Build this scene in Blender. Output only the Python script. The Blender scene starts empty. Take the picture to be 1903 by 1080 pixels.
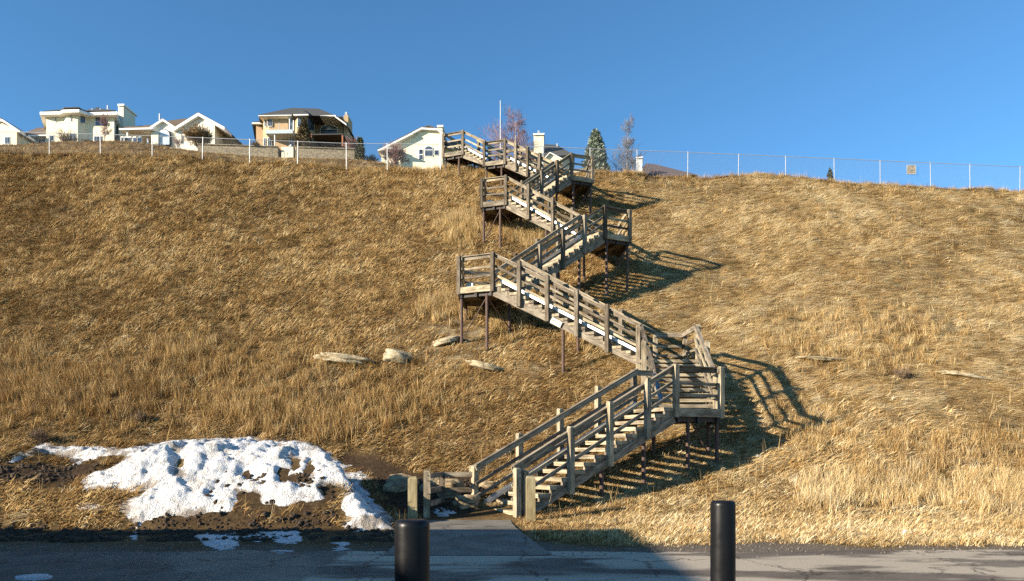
import bpy, math, random
import numpy as np
from mathutils import Vector, Matrix
R = math.radians
rnd = random.Random(7)
rng = np.random.default_rng(11)
scene = bpy.context.scene
# ------------------------------------------------------------------ camera, sky, sun, exposure
F, CX, YH, CAMZ = 1400.0, 951.5, 835.0, 1.6
cam_d = bpy.data.cameras.new('camera'); cam = bpy.data.objects.new('camera', cam_d)
scene.collection.objects.link(cam)
cam.location = (0, 0, CAMZ); cam.rotation_euler = (R(90), 0, 0)
cam_d.sensor_width = 36; cam_d.lens = F / 1903 * 36; cam_d.shift_y = (YH - 540) / 1903
cam_d.clip_start = 0.1; cam_d.clip_end = 3000
scene.camera = cam
SUN_AZ, SUN_EL = 28.0, 17.5          # direction the light travels: degrees from +X towards +Y, and its elevation
sdir = Vector((math.cos(R(SUN_AZ)) * math.cos(R(SUN_EL)), math.sin(R(SUN_AZ)) * math.cos(R(SUN_EL)), -math.sin(R(SUN_EL))))
sun_d = bpy.data.lights.new('sun', 'SUN'); sun_d.energy = 5.0; sun_d.angle = R(0.5); sun_d.color = (1.0, 0.88, 0.70)
sun = bpy.data.objects.new('sun', sun_d); scene.collection.objects.link(sun)
sun.rotation_euler = sdir.to_track_quat('-Z', 'Y').to_euler(); sun.location = (-30, -15, 30)
world = bpy.data.worlds.new('World'); scene.world = world; world.use_nodes = True
wn = world.node_tree.nodes; wl = world.node_tree.links
sky = wn.new('ShaderNodeTexSky'); sky.sky_type = 'NISHITA'; sky.sun_disc = False
sky.sun_elevation = R(SUN_EL)
sky.sun_rotation = math.atan2(-sdir.x, -sdir.y)      # clockwise from +Y, where the sun stands
sky.altitude = 1100; sky.air_density = 1.0; sky.dust_density = 0.0; sky.ozone_density = 4.0
wn['Background'].inputs[1].default_value = 0.091
tint = wn.new('ShaderNodeMix'); tint.data_type = 'RGBA'; tint.blend_type = 'MULTIPLY'; tint.inputs[0].default_value = 1
tint.inputs[7].default_value = (.67, .97, 1.02, 1)
wl.new(sky.outputs[0], tint.inputs[6]); wl.new(tint.outputs[2], wn['Background'].inputs[0])
scene.view_settings.view_transform = 'Standard'; scene.view_settings.look = 'None'
scene.view_settings.exposure = 1.27; scene.view_settings.gamma = 1.0
scene.render.engine = 'CYCLES'
scene.cycles.use_denoising = False; scene.cycles.caustics_reflective = False; scene.cycles.caustics_refractive = False; scene.cycles.sample_clamp_indirect = .7; scene.cycles.use_adaptive_sampling = False; scene.cycles.max_bounces = 6; scene.cycles.diffuse_bounces = 2; scene.cycles.transparent_max_bounces = 8

# ------------------------------------------------------------------ noise and terrain functions
_tab = rng.random((256, 256))
def vnoise(x, y, s=0):
    x = np.asarray(x, float) + 37.3 * s; y = np.asarray(y, float) - 19.7 * s
    xi = np.floor(x).astype(int); yi = np.floor(y).astype(int)
    fx = x - xi; fy = y - yi; fx = fx * fx * (3 - 2 * fx); fy = fy * fy * (3 - 2 * fy)
    a = _tab[xi & 255, yi & 255]; b = _tab[(xi + 1) & 255, yi & 255]
    c = _tab[xi & 255, (yi + 1) & 255]; d = _tab[(xi + 1) & 255, (yi + 1) & 255]
    return (a + (b - a) * fx) * (1 - fy) + (c + (d - c) * fx) * fy
def fbm(x, y, s=0, o=3):
    v = 0; a = 0.5; t = 0
    for k in range(o):
        v = v + a * vnoise(x * 2 ** k, y * 2 ** k, s + k * 3); t += a; a *= .5
    return v / t - .5
def sm(t): t = np.clip(t, 0, 1); return t * t * (3 - 2 * t)
_py = [-100, 13, 15.5, 17.2, 19.3, 20.9, 23, 25.5, 27.6, 32.5, 36, 39.5, 42.4, 44.5, 60]
_pz = [0, 0, 0, .03, .5, 1.0, 2.2, 3.75, 5.3, 8.45, 11.3, 14.0, 16.4, 18.2, 31]
_fy = np.arange(-20, 60, .05); _fz = np.interp(_fy, _py, _pz)
_k = np.hanning(37); _k /= _k.sum(); _fz = np.convolve(np.pad(_fz, 18, mode='edge'), _k, 'valid')
def prof(Y): return np.interp(Y, _fy, _fz)
_xp = [-900, 0, 300, 644, 821, 1000, 1100, 1278, 1600, 1900, 2800]
_ycr = [285, 288, 297, 311, 313, 317, 321, 327, 340, 352, 365]
_Ycr = [46.5, 45.5, 45.2, 44.8, 44.5, 44.5, 44.7, 45.2, 46.2, 47.5, 50]
_xb = [-900, 0, 100, 230, 300, 370, 480, 660, 760, 900]
_yb = [272, 274, 270, 268, 276, 287, 294, 301, 307, 312]
def crest(xp): return np.interp(xp, _xp, _ycr), np.interp(xp, _xp, _Ycr)
MX = [-30, -14.5, -12.7, -11.7, -9.5, -7.2, -5.2, -4.3, -3.5, -2.85, 10]
MZ = [.75, 1.1, 1.42, 1.66, 1.62, 1.80, 1.76, 1.72, 1.68, 1.6, 1.6]
def mound(X, Y):
    top = np.interp(X, MX, MZ)
    up = 1 - (1 - np.clip((Y - 15.0) / 3.1, 0, 1)) ** 1.7
    dn = 1 - sm((Y - 18.3) / 3.5)
    n = 1 + .22 * fbm(X * .9, Y * .9, 5, 3) + .10 * fbm(X * 3, Y * 3, 8, 2)
    east = sm((-2.75 - .62 * (Y - 15.5) + .35 * fbm(X * 1.1, Y * 1.1, 6, 2) - X) / 1.0 + .5)
    return top * up * dn * n * east
def H(X, Y):
    X = np.asarray(X, float); Y = np.asarray(Y, float)
    xp0 = CX + F * X / 45.5; _, Yc0 = crest(xp0)
    far = Y > Yc0
    xp = np.where(far, CX + F * X / np.maximum(Y, 1), CX + F * X / Yc0)
    yc, Yc = crest(xp)
    Zc = CAMZ + (YH - yc) * Yc / F
    Yq = Y + (44.5 - Yc) * sm((Y - 18) / (Yc - 18))
    zf = prof(np.minimum(Yq, 44.5)) * Zc / 18.2
    Yl = np.minimum(Y, 140)
    yb = np.interp(xp, _xb, _yb)
    yl = yc + (yb - yc) * sm((Y - Yc) / 22)
    zl = CAMZ + (YH - yl) * Yl / F
    zr = Zc + .20 * (np.minimum(Y, 110) - Yc)
    w = 1 - sm((xp - 660) / 390)
    z = np.where(Y <= Yc, zf, w * zl + (1 - w) * zr)
    # natural bumps, quiet near the staircase and the road
    amp = sm((Y - 17) / 5) * (1 - .75 * np.exp(-((X - 1.2) / 6) ** 2) * (Y < 46))
    z = z + amp * (.75 * fbm(X / 6, Y / 6, 1, 3) + .10 * fbm(X / 1.3, Y / 1.3, 2, 2) + .10 * fbm(X / .55, Y / .75, 3, 2))
    mz = mound(X, Y)
    z = np.maximum(z, mz) + .0
    # shallow rough verge, zero under the path
    z = z + .05 * fbm(X * 1.2, Y * 1.2, 4, 2) * sm((Y - 12) / 1.5) * (1 - np.exp(-((X + .9) / 1.6) ** 4))
    return z - .02
def proj(X, Y, Z): return CX + F * X / Y, YH - F * (Z - CAMZ) / Y
def h1(x, y): return float(H(np.array([x]), np.array([y]))[0])
def ground_at(px, py, y0=13., y1=60.):
    """the point of the ground that stands at this place of the picture"""
    Y = np.arange(y0, y1, .05); X = (px - CX) * Y / F
    v = YH - F * (H(X, Y) - CAMZ) / Y
    k = np.argmax(v <= py)
    return float(X[k]), float(Y[k]), h1(X[k], Y[k])
def inpoly(px, py, poly):
    ins = np.zeros(np.shape(px), bool); n = len(poly)
    for i in range(n):
        x0, y0 = poly[i]; x1, y1 = poly[(i + 1) % n]
        c = ((y0 > py) != (y1 > py)) & (px < (x1 - x0) * (py - y0) / ((y1 - y0) if y1 != y0 else 1e-9) + x0)
        ins ^= c
    return ins
def dpoly(px, py, poly):
    d = np.full(np.shape(px), 1e9); n = len(poly)
    for i in range(n):
        x0, y0 = poly[i]; x1, y1 = poly[(i + 1) % n]
        dx, dy = x1 - x0, y1 - y0; L = dx * dx + dy * dy + 1e-9
        t = np.clip(((px - x0) * dx + (py - y0) * dy) / L, 0, 1)
        d = np.minimum(d, np.hypot(px - x0 - t * dx, py - y0 - t * dy))
    return np.where(inpoly(px, py, poly), d, -d)

# ------------------------------------------------------------------ materials
def newmat(name):
    m = bpy.data.materials.new(name); m.use_nodes = True
    nt = m.node_tree; return m, nt, nt.nodes, nt.links, nt.nodes['Principled BSDF']
def ramp(n, stops):
    r = n.new('ShaderNodeValToRGB'); e = r.color_ramp.elements
    while len(e) < len(stops): e.new(.5)
    for k, (p, c) in enumerate(stops): e[k].position = p; e[k].color = (*c, 1)
    return r
def noise(n, l, vec, scale, detail=4, rough=.6):
    t = n.new('ShaderNodeTexNoise'); t.inputs['Scale'].default_value = scale
    t.inputs['Detail'].default_value = detail; t.inputs['Roughness'].default_value = rough
    if vec is not None: l.new(vec, t.inputs['Vector'])
    return t
def pos(n): return n.new('ShaderNodeNewGeometry').outputs['Position']
def mixc(n, l, f, a, b, mode='MIX'):
    m = n.new('ShaderNodeMix'); m.data_type = 'RGBA'; m.blend_type = mode
    if hasattr(f, 'links'): l.new(f, m.inputs[0])
    else: m.inputs[0].default_value = f
    for v, s in ((a, m.inputs[6]), (b, m.inputs[7])):
        if hasattr(v, 'links'): l.new(v, s)
        else: s.default_value = (*v, 1)
    return m.outputs[2]
def bump(n, l, h, bs, strength=.4, dist=.02):
    b = n.new('ShaderNodeBump'); b.inputs['Strength'].default_value = strength; b.inputs['Distance'].default_value = dist
    l.new(h, b.inputs['Height']); l.new(b.outputs[0], bs.inputs['Normal'])
def nmat(name, c1, c2, scale=6, rough=.8, bmp=.2, metal=0., dist=.01, lo=.35, hi=.65):
    m, nt, n, l, bs = newmat(name)
    t = noise(n, l, pos(n), scale, 6)
    r = ramp(n, [(lo, c1), (hi, c2)]); l.new(t.outputs[0], r.inputs[0])
    l.new(r.outputs[0], bs.inputs['Base Color'])
    bs.inputs['Roughness'].default_value = rough; bs.inputs['Metallic'].default_value = metal
    if bmp: bump(n, l, t.outputs[0], bs, bmp, dist)
    return m
def wood(name, dark, light, streak):
    m, nt, n, l, bs = newmat(name)
    uv = n.new('ShaderNodeUVMap').outputs[0]
    mp = n.new('ShaderNodeMapping'); mp.inputs['Scale'].default_value = (1.2, 38, 1); l.new(uv, mp.inputs[0])
    t = noise(n, l, mp.outputs[0], 1.0, 6, .65)
    mp2 = n.new('ShaderNodeMapping'); mp2.inputs['Scale'].default_value = (2.2, 7, 1); l.new(uv, mp2.inputs[0])
    t2 = noise(n, l, mp2.outputs[0], 1.0, 4, .6)
    at = n.new('ShaderNodeAttribute'); at.attribute_name = 'tone'
    r = ramp(n, [(.30, dark), (.52, tuple(.5 * (a + b) for a, b in zip(dark, light))), (.70, light)])
    l.new(t.outputs[0], r.inputs[0])
    r2 = ramp(n, [(.36, streak), (.60, (1, 1, 1))]); l.new(t2.outputs[0], r2.inputs[0])
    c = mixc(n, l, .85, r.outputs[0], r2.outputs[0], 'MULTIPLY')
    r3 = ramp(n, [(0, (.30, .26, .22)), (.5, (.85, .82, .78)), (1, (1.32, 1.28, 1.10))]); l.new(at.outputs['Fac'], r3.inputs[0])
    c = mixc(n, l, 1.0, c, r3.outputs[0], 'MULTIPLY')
    l.new(c, bs.inputs['Base Color']); bs.inputs['Roughness'].default_value = .85
    bs.inputs['Specular IOR Level'].default_value = .25
    bump(n, l, t.outputs[0], bs, .5, .006)
    return m
M = {}
M['wood'] = wood('weathered_wood', (.12, .098, .078), (.54, .475, .375), (.36, .33, .29))
M['post_wood'] = wood('pale_post_wood', (.26, .22, .13), (.44, .38, .25), (.6, .55, .45))
M['rust'] = nmat('rusty_steel', (.05, .03, .024), (.11, .06, .042), 18, .75, .2)
M['darksteel'] = nmat('dark_steel', (.018, .015, .013), (.05, .035, .03), 12, .7, .1)
M['galv'] = nmat('galvanised_steel', (.33, .345, .36), (.45, .46, .47), 9, .5, .05, .3)
M['channel'] = nmat('channel_metal', (.40, .41, .42), (.56, .56, .56), 7, .45, .05, .45)
M['wire'] = nmat('fence_wire', (.22, .23, .24), (.30, .31, .32), 9, .5, 0, .3)
M['stucco'] = nmat('cream_stucco', (.70, .62, .45), (.78, .70, .53), 1.5, .9, .15)
M['stucco_white'] = nmat('white_stucco', (.72, .66, .53), (.80, .74, .62), 1.5, .9, .15)
M['stucco_tan'] = nmat('tan_stucco', (.37, .25, .145), (.44, .31, .18), 1.5, .9, .15)
M['stucco_yellow'] = nmat('yellow_stucco', (.80, .70, .49), (.85, .76, .55), 1.5, .9, .15)
M['trim'] = nmat('white_trim', (.78, .76, .72), (.84, .82, .78), 3, .6, .05)
M['roof_grey'] = nmat('grey_shingle', (.035, .035, .036), (.075, .073, .07), 9, .9, .4)
M['roof_brown'] = nmat('brown_shingle', (.085, .06, .045), (.155, .115, .09), 9, .9, .4)
M['bluegrey'] = nmat('bluegrey_paint', (.36, .42, .45), (.42, .48, .50), 3, .6, .05)
M['black'] = nmat('black_frame', (.012, .012, .014), (.02, .02, .022), 6, .5, 0)
M['paper'] = nmat('white_paper', (.56, .54, .48), (.70, .68, .62), 20, .8, .1)
def glassmat():
    m, nt, n, l, bs = newmat('window_glass')
    t = noise(n, l, pos(n), .6, 2)
    r = ramp(n, [(.4, (.02, .03, .045)), (.62, (.09, .12, .16))]); l.new(t.outputs[0], r.inputs[0])
    l.new(r.outputs[0], bs.inputs['Base Color']); bs.inputs['Roughness'].default_value = .06
    bs.inputs['Specular IOR Level'].default_value = .7
    return m
M['glass'] = glassmat()
def stonewall():
    m, nt, n, l, bs = newmat('block_wall_stone')
    p = pos(n); sep = n.new('ShaderNodeSeparateXYZ'); l.new(p, sep.inputs[0])
    cb = n.new('ShaderNodeCombineXYZ'); l.new(sep.outputs[0], cb.inputs[0]); l.new(sep.outputs[2], cb.inputs[1])
    b = n.new('ShaderNodeTexBrick'); l.new(cb.outputs[0], b.inputs['Vector'])
    b.inputs['Scale'].default_value = 1.6; b.inputs['Mortar Size'].default_value = .03
    b.inputs['Color1'].default_value = (.42, .36, .26, 1); b.inputs['Color2'].default_value = (.24, .20, .15, 1); b.inputs['Mortar'].default_value = (.08, .07, .055, 1)
    t = noise(n, l, p, 5, 5)
    r = ramp(n, [(.35, (.55, .52, .47)), (.65, (1.15, 1.1, 1.0))]); l.new(t.outputs[0], r.inputs[0])
    l.new(mixc(n, l, 1, b.outputs[0], r.outputs[0], 'MULTIPLY'), bs.inputs['Base Color']); bs.inputs['Roughness'].default_value = .95
    bump(n, l, t.outputs[0], bs, .6, .05)
    return m
M['stonewall'] = stonewall()
def rockmat(name, c1, c2, c3):
    m, nt, n, l, bs = newmat(name)
    p = pos(n); t = noise(n, l, p, 4, 8, .7)
    mp = n.new('ShaderNodeMapping'); mp.inputs['Scale'].default_value = (1, 1, 4); l.new(p, mp.inputs[0])
    t2 = noise(n, l, mp.outputs[0], 2.2, 6, .7)
    r = ramp(n, [(.32, c1), (.5, c2), (.68, c3)]); l.new(t2.outputs[0], r.inputs[0])
    r2 = ramp(n, [(.36, (.5, .46, .4)), (.5, (1, 1, 1))]); l.new(t.outputs[0], r2.inputs[0])
    v = n.new('ShaderNodeTexVoronoi'); v.feature = 'DISTANCE_TO_EDGE'; v.inputs['Scale'].default_value = 2.3
    wv = n.new('ShaderNodeVectorMath'); wv.operation = 'MULTIPLY_ADD'; l.new(t.outputs[1], wv.inputs[0]); wv.inputs[1].default_value = (.35, .35, .35); l.new(mp.outputs[0], wv.inputs[2]); l.new(wv.outputs[0], v.inputs['Vector'])
    rc = ramp(n, [(.0, (.25, .21, .17)), (.07, (1, 1, 1))]); l.new(v.outputs[0], rc.inputs[0])
    c = mixc(n, l, .8, r.outputs[0], r2.outputs[0], 'MULTIPLY')
    l.new(mixc(n, l, .85, c, rc.outputs[0], 'MULTIPLY'), bs.inputs['Base Color']); bs.inputs['Roughness'].default_value = .95
    bump(n, l, t.outputs[0], bs, .8, .06)
    return m
M['sandstone'] = rockmat('pale_sandstone', (.26, .205, .125), (.40, .33, .21), (.52, .44, .30))
M['brownrock'] = rockmat('brown_rock', (.19, .135, .075), (.32, .235, .13), (.42, .325, .19))
def soilmat():
    m, nt, n, l, bs = newmat('hill_soil')
    p = pos(n)
    t = noise(n, l, p, 1.1, 8, .7); t2 = noise(n, l, p, 14, 5, .7); t3 = noise(n, l, p, 60, 3, .6)
    r = ramp(n, [(.30, (.095, .058, .026)), (.5, (.19, .125, .055)), (.68, (.28, .195, .095))]); l.new(t.outputs[0], r.inputs[0])
    r2 = ramp(n, [(.35, (.45, .42, .38)), (.62, (1.1, 1.08, 1.0))]); l.new(t2.outputs[0], r2.inputs[0])
    c = mixc(n, l, .85, r.outputs[0], r2.outputs[0], 'MULTIPLY')
    at = n.new('ShaderNodeAttribute'); at.attribute_name = 'soil'; sp = n.new('ShaderNodeSeparateColor'); l.new(at.outputs['Color'], sp.inputs[0])
    rd = ramp(n, [(.35, (.02, .013, .008)), (.65, (.075, .048, .028))]); l.new(t2.outputs[0], rd.inputs[0])
    c = mixc(n, l, sp.outputs[0], c, rd.outputs[0])
    rs = ramp(n, [(.35, (.24, .18, .10)), (.65, (.46, .37, .23))]); l.new(t2.outputs[0], rs.inputs[0])
    c = mixc(n, l, sp.outputs[1], c, rs.outputs[0])
    rg = ramp(n, [(.32, (.07, .055, .042)), (.5, (.16, .13, .10)), (.7, (.30, .26, .21))]); l.new(t3.outputs[0], rg.inputs[0])
    c = mixc(n, l, sp.outputs[2], c, rg.outputs[0])
    l.new(c, bs.inputs['Base Color']); bs.inputs['Roughness'].default_value = 1; bs.inputs['Specular IOR Level'].default_value = .1
    ad = n.new('ShaderNodeMath'); l.new(t2.outputs[0], ad.inputs[0]); l.new(t3.outputs[0], ad.inputs[1])
    bump(n, l, ad.outputs[0], bs, .7, .04)
    return m
M['soil'] = soilmat()
def asphaltmat(name, base, attr=True):
    m, nt, n, l, bs = newmat(name)
    p = pos(n)
    t = noise(n, l, p, 90, 4, .7); t2 = noise(n, l, p, 1.3, 6, .65)
    r = ramp(n, [(.30, tuple(.6 * c for c in base)), (.5, base), (.72, tuple(min(1, 1.5 * c) for c in base))]); l.new(t.outputs[0], r.inputs[0])
    r2 = ramp(n, [(.36, (.68, .66, .63)), (.62, (1.12, 1.1, 1.07))]); l.new(t2.outputs[0], r2.inputs[0])
    c = mixc(n, l, 1, r.outputs[0], r2.outputs[0], 'MULTIPLY')
    if attr:
        at = n.new('ShaderNodeAttribute'); at.attribute_name = 'wear_sunpatch'; sp = n.new('ShaderNodeSeparateColor'); l.new(at.outputs['Color'], sp.inputs[0])
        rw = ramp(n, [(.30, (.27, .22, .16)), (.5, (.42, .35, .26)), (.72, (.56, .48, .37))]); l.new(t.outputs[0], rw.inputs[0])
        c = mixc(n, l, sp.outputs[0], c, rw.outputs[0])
    v = n.new('ShaderNodeTexVoronoi'); v.feature = 'DISTANCE_TO_EDGE'; v.inputs['Scale'].default_value = .55
    wp = noise(n, l, p, 2.5, 4); wv = n.new('ShaderNodeVectorMath'); wv.operation = 'MULTIPLY_ADD'
    l.new(wp.outputs[1], wv.inputs[0]); wv.inputs[1].default_value = (.5, .5, .5); l.new(p, wv.inputs[2]); l.new(wv.outputs[0], v.inputs['Vector'])
    rc = ramp(n, [(.004, (.25, .24, .23)), (.012, (1, 1, 1))]); l.new(v.outputs[0], rc.inputs[0])
    c = mixc(n, l, .8, c, rc.outputs[0], 'MULTIPLY')
    l.new(c, bs.inputs['Base Color']); bs.inputs['Roughness'].default_value = .9; bs.inputs['Specular IOR Level'].default_value = .25
    bump(n, l, t.outputs[0], bs, .5, .006)
    return m
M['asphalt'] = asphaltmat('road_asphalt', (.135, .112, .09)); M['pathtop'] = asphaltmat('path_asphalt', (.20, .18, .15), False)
def snowmat():
    m, nt, n, l, bs = newmat('old_snow')
    p = pos(n); t = noise(n, l, p, 7, 8, .72); t2 = noise(n, l, p, 30, 4, .6); t3 = noise(n, l, p, 1.7, 5, .7)
    r = ramp(n, [(.28, (.34, .27, .19)), (.38, (.66, .62, .57)), (.48, (.80, .80, .80)), (.62, (.86, .87, .88))]); l.new(t.outputs[0], r.inputs[0])
    rd = ramp(n, [(.52, (1, 1, 1)), (.66, (.62, .52, .40))]); l.new(t3.outputs[0], rd.inputs[0])
    at = n.new('ShaderNodeAttribute'); at.attribute_name = 'dirt'; th = n.new('ShaderNodeMath'); th.operation = 'MULTIPLY_ADD'; l.new(t2.outputs[0], th.inputs[0]); th.inputs[1].default_value = .7; l.new(at.outputs['Fac'], th.inputs[2])
    rt = ramp(n, [(.55, (0, 0, 0)), (.95, (.8, .8, .8))]); l.new(th.outputs[0], rt.inputs[0])
    c = mixc(n, l, .5, r.outputs[0], rd.outputs[0], 'MULTIPLY'); l.new(mixc(n, l, rt.outputs[0], c, (.20, .145, .09)), bs.inputs['Base Color']); bs.inputs['Roughness'].default_value = .75
    ad = n.new('ShaderNodeMath'); l.new(t.outputs[0], ad.inputs[0]); l.new(t2.outputs[0], ad.inputs[1])
    bump(n, l, ad.outputs[0], bs, 1.0, .09)
    return m
M['snow'] = snowmat()
def bollardmat():
    m, nt, n, l, bs = newmat('black_bollard_paint')
    p = pos(n); t = noise(n, l, p, 120, 4, .7); t2 = noise(n, l, p, 9, 4, .6)
    r = ramp(n, [(.68, (.007, .007, .008)), (.74, (.10, .095, .09))]); l.new(t.outputs[0], r.inputs[0])
    l.new(r.outputs[0], bs.inputs['Base Color'])
    r2 = ramp(n, [(.3, (.30, .30, .30)), (.7, (.5, .5, .5))]); l.new(t2.outputs[0], r2.inputs[0]); l.new(r2.outputs[0], bs.inputs['Roughness'])
    bump(n, l, t.outputs[0], bs, .15, .003); bs.inputs['Specular IOR Level'].default_value = .22
    return m
M['bollard'] = bollardmat()
def grassmat(name, stops, trans=.3):
    m, nt, n, l, bs = newmat(name)
    n.remove(bs); out = n['Material Output']
    at = n.new('ShaderNodeAttribute'); at.attribute_type = 'INSTANCER'; at.attribute_name = 'tint'
    uv = n.new('ShaderNodeUVMap'); sp = n.new('ShaderNodeSeparateXYZ'); l.new(uv.outputs[0], sp.inputs[0])
    # u = random per blade, v = along the blade
    a = n.new('ShaderNodeMath'); a.operation = 'MULTIPLY_ADD'; l.new(sp.outputs[0], a.inputs[0]); a.inputs[1].default_value = .56; l.new(at.outputs['Fac'], a.inputs[2])
    b = n.new('ShaderNodeMath'); b.operation = 'MULTIPLY_ADD'; l.new(sp.outputs[1], b.inputs[0]); b.inputs[1].default_value = .16; l.new(a.outputs[0], b.inputs[2])
    s = n.new('ShaderNodeMath'); s.operation = 'SUBTRACT'; l.new(b.outputs[0], s.inputs[0]); s.inputs[1].default_value = .37
    r = ramp(n, stops); l.new(s.outputs[0], r.inputs[0])
    d = n.new('ShaderNodeBsdfDiffuse'); l.new(r.outputs[0], d.inputs[0])
    t = n.new('ShaderNodeBsdfTranslucent'); l.new(r.outputs[0], t.inputs[0])
    gn = noise(n, l, pos(n), .55, 5, .65); gr = ramp(n, [(.50, (0, 0, 0)), (.66, (.5, .5, .5))]); l.new(gn.outputs[0], gr.inputs[0])
    gm = n.new('ShaderNodeMix'); gm.data_type = 'RGBA'; gm.blend_type = 'MULTIPLY'; l.new(gr.outputs[0], gm.inputs[0]); l.new(r.outputs[0], gm.inputs[6]); gm.inputs[7].default_value = (.80, .83, .98, 1)
    l.new(gm.outputs[2], d.inputs[0]); l.new(gm.outputs[2], t.inputs[0])
    mx = n.new('ShaderNodeMixShader'); mx.inputs[0].default_value = trans; l.new(d.outputs[0], mx.inputs[1]); l.new(t.outputs[0], mx.inputs[2])
    l.new(mx.outputs[0], out.inputs[0])
    return m
M['grass'] = grassmat('dry_grass', [(0, (.06, .036, .016)), (.25, (.23, .125, .044)), (.5, (.445, .284, .113)), (.75, (.63, .47, .232)), (1, (.74, .63, .40))], .09)
def leafmat(name, c1, c2, scale=3):
    m, nt, n, l, bs = newmat(name)
    t = noise(n, l, pos(n), scale, 4); r = ramp(n, [(.35, c1), (.65, c2)]); l.new(t.outputs[0], r.inputs[0])
    l.new(r.outputs[0], bs.inputs['Base Color']); bs.inputs['Roughness'].default_value = .8
    return m
M['spruce'] = leafmat('spruce_needles', (.16, .19, .14), (.30, .34, .25), 2)
M['cedar'] = leafmat('cedar_foliage', (.045, .055, .022), (.11, .115, .045), 2)
M['bronze'] = leafmat('bronze_foliage', (.09, .065, .03), (.20, .145, .07), 2)
M['twig_red'] = nmat('reddish_twigs', (.165, .09, .08), (.27, .16, .145), 2, .9, 0)
M['twig_brown'] = nmat('brown_twigs', (.12, .08, .05), (.22, .15, .09), 2, .9, 0)
M['twig_grey'] = nmat('grey_twigs', (.11, .105, .11), (.20, .19, .195), 2, .9, 0)
M['bark'] = nmat('bark', (.20, .16, .13), (.36, .31, .26), 4, .9, .3)

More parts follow.
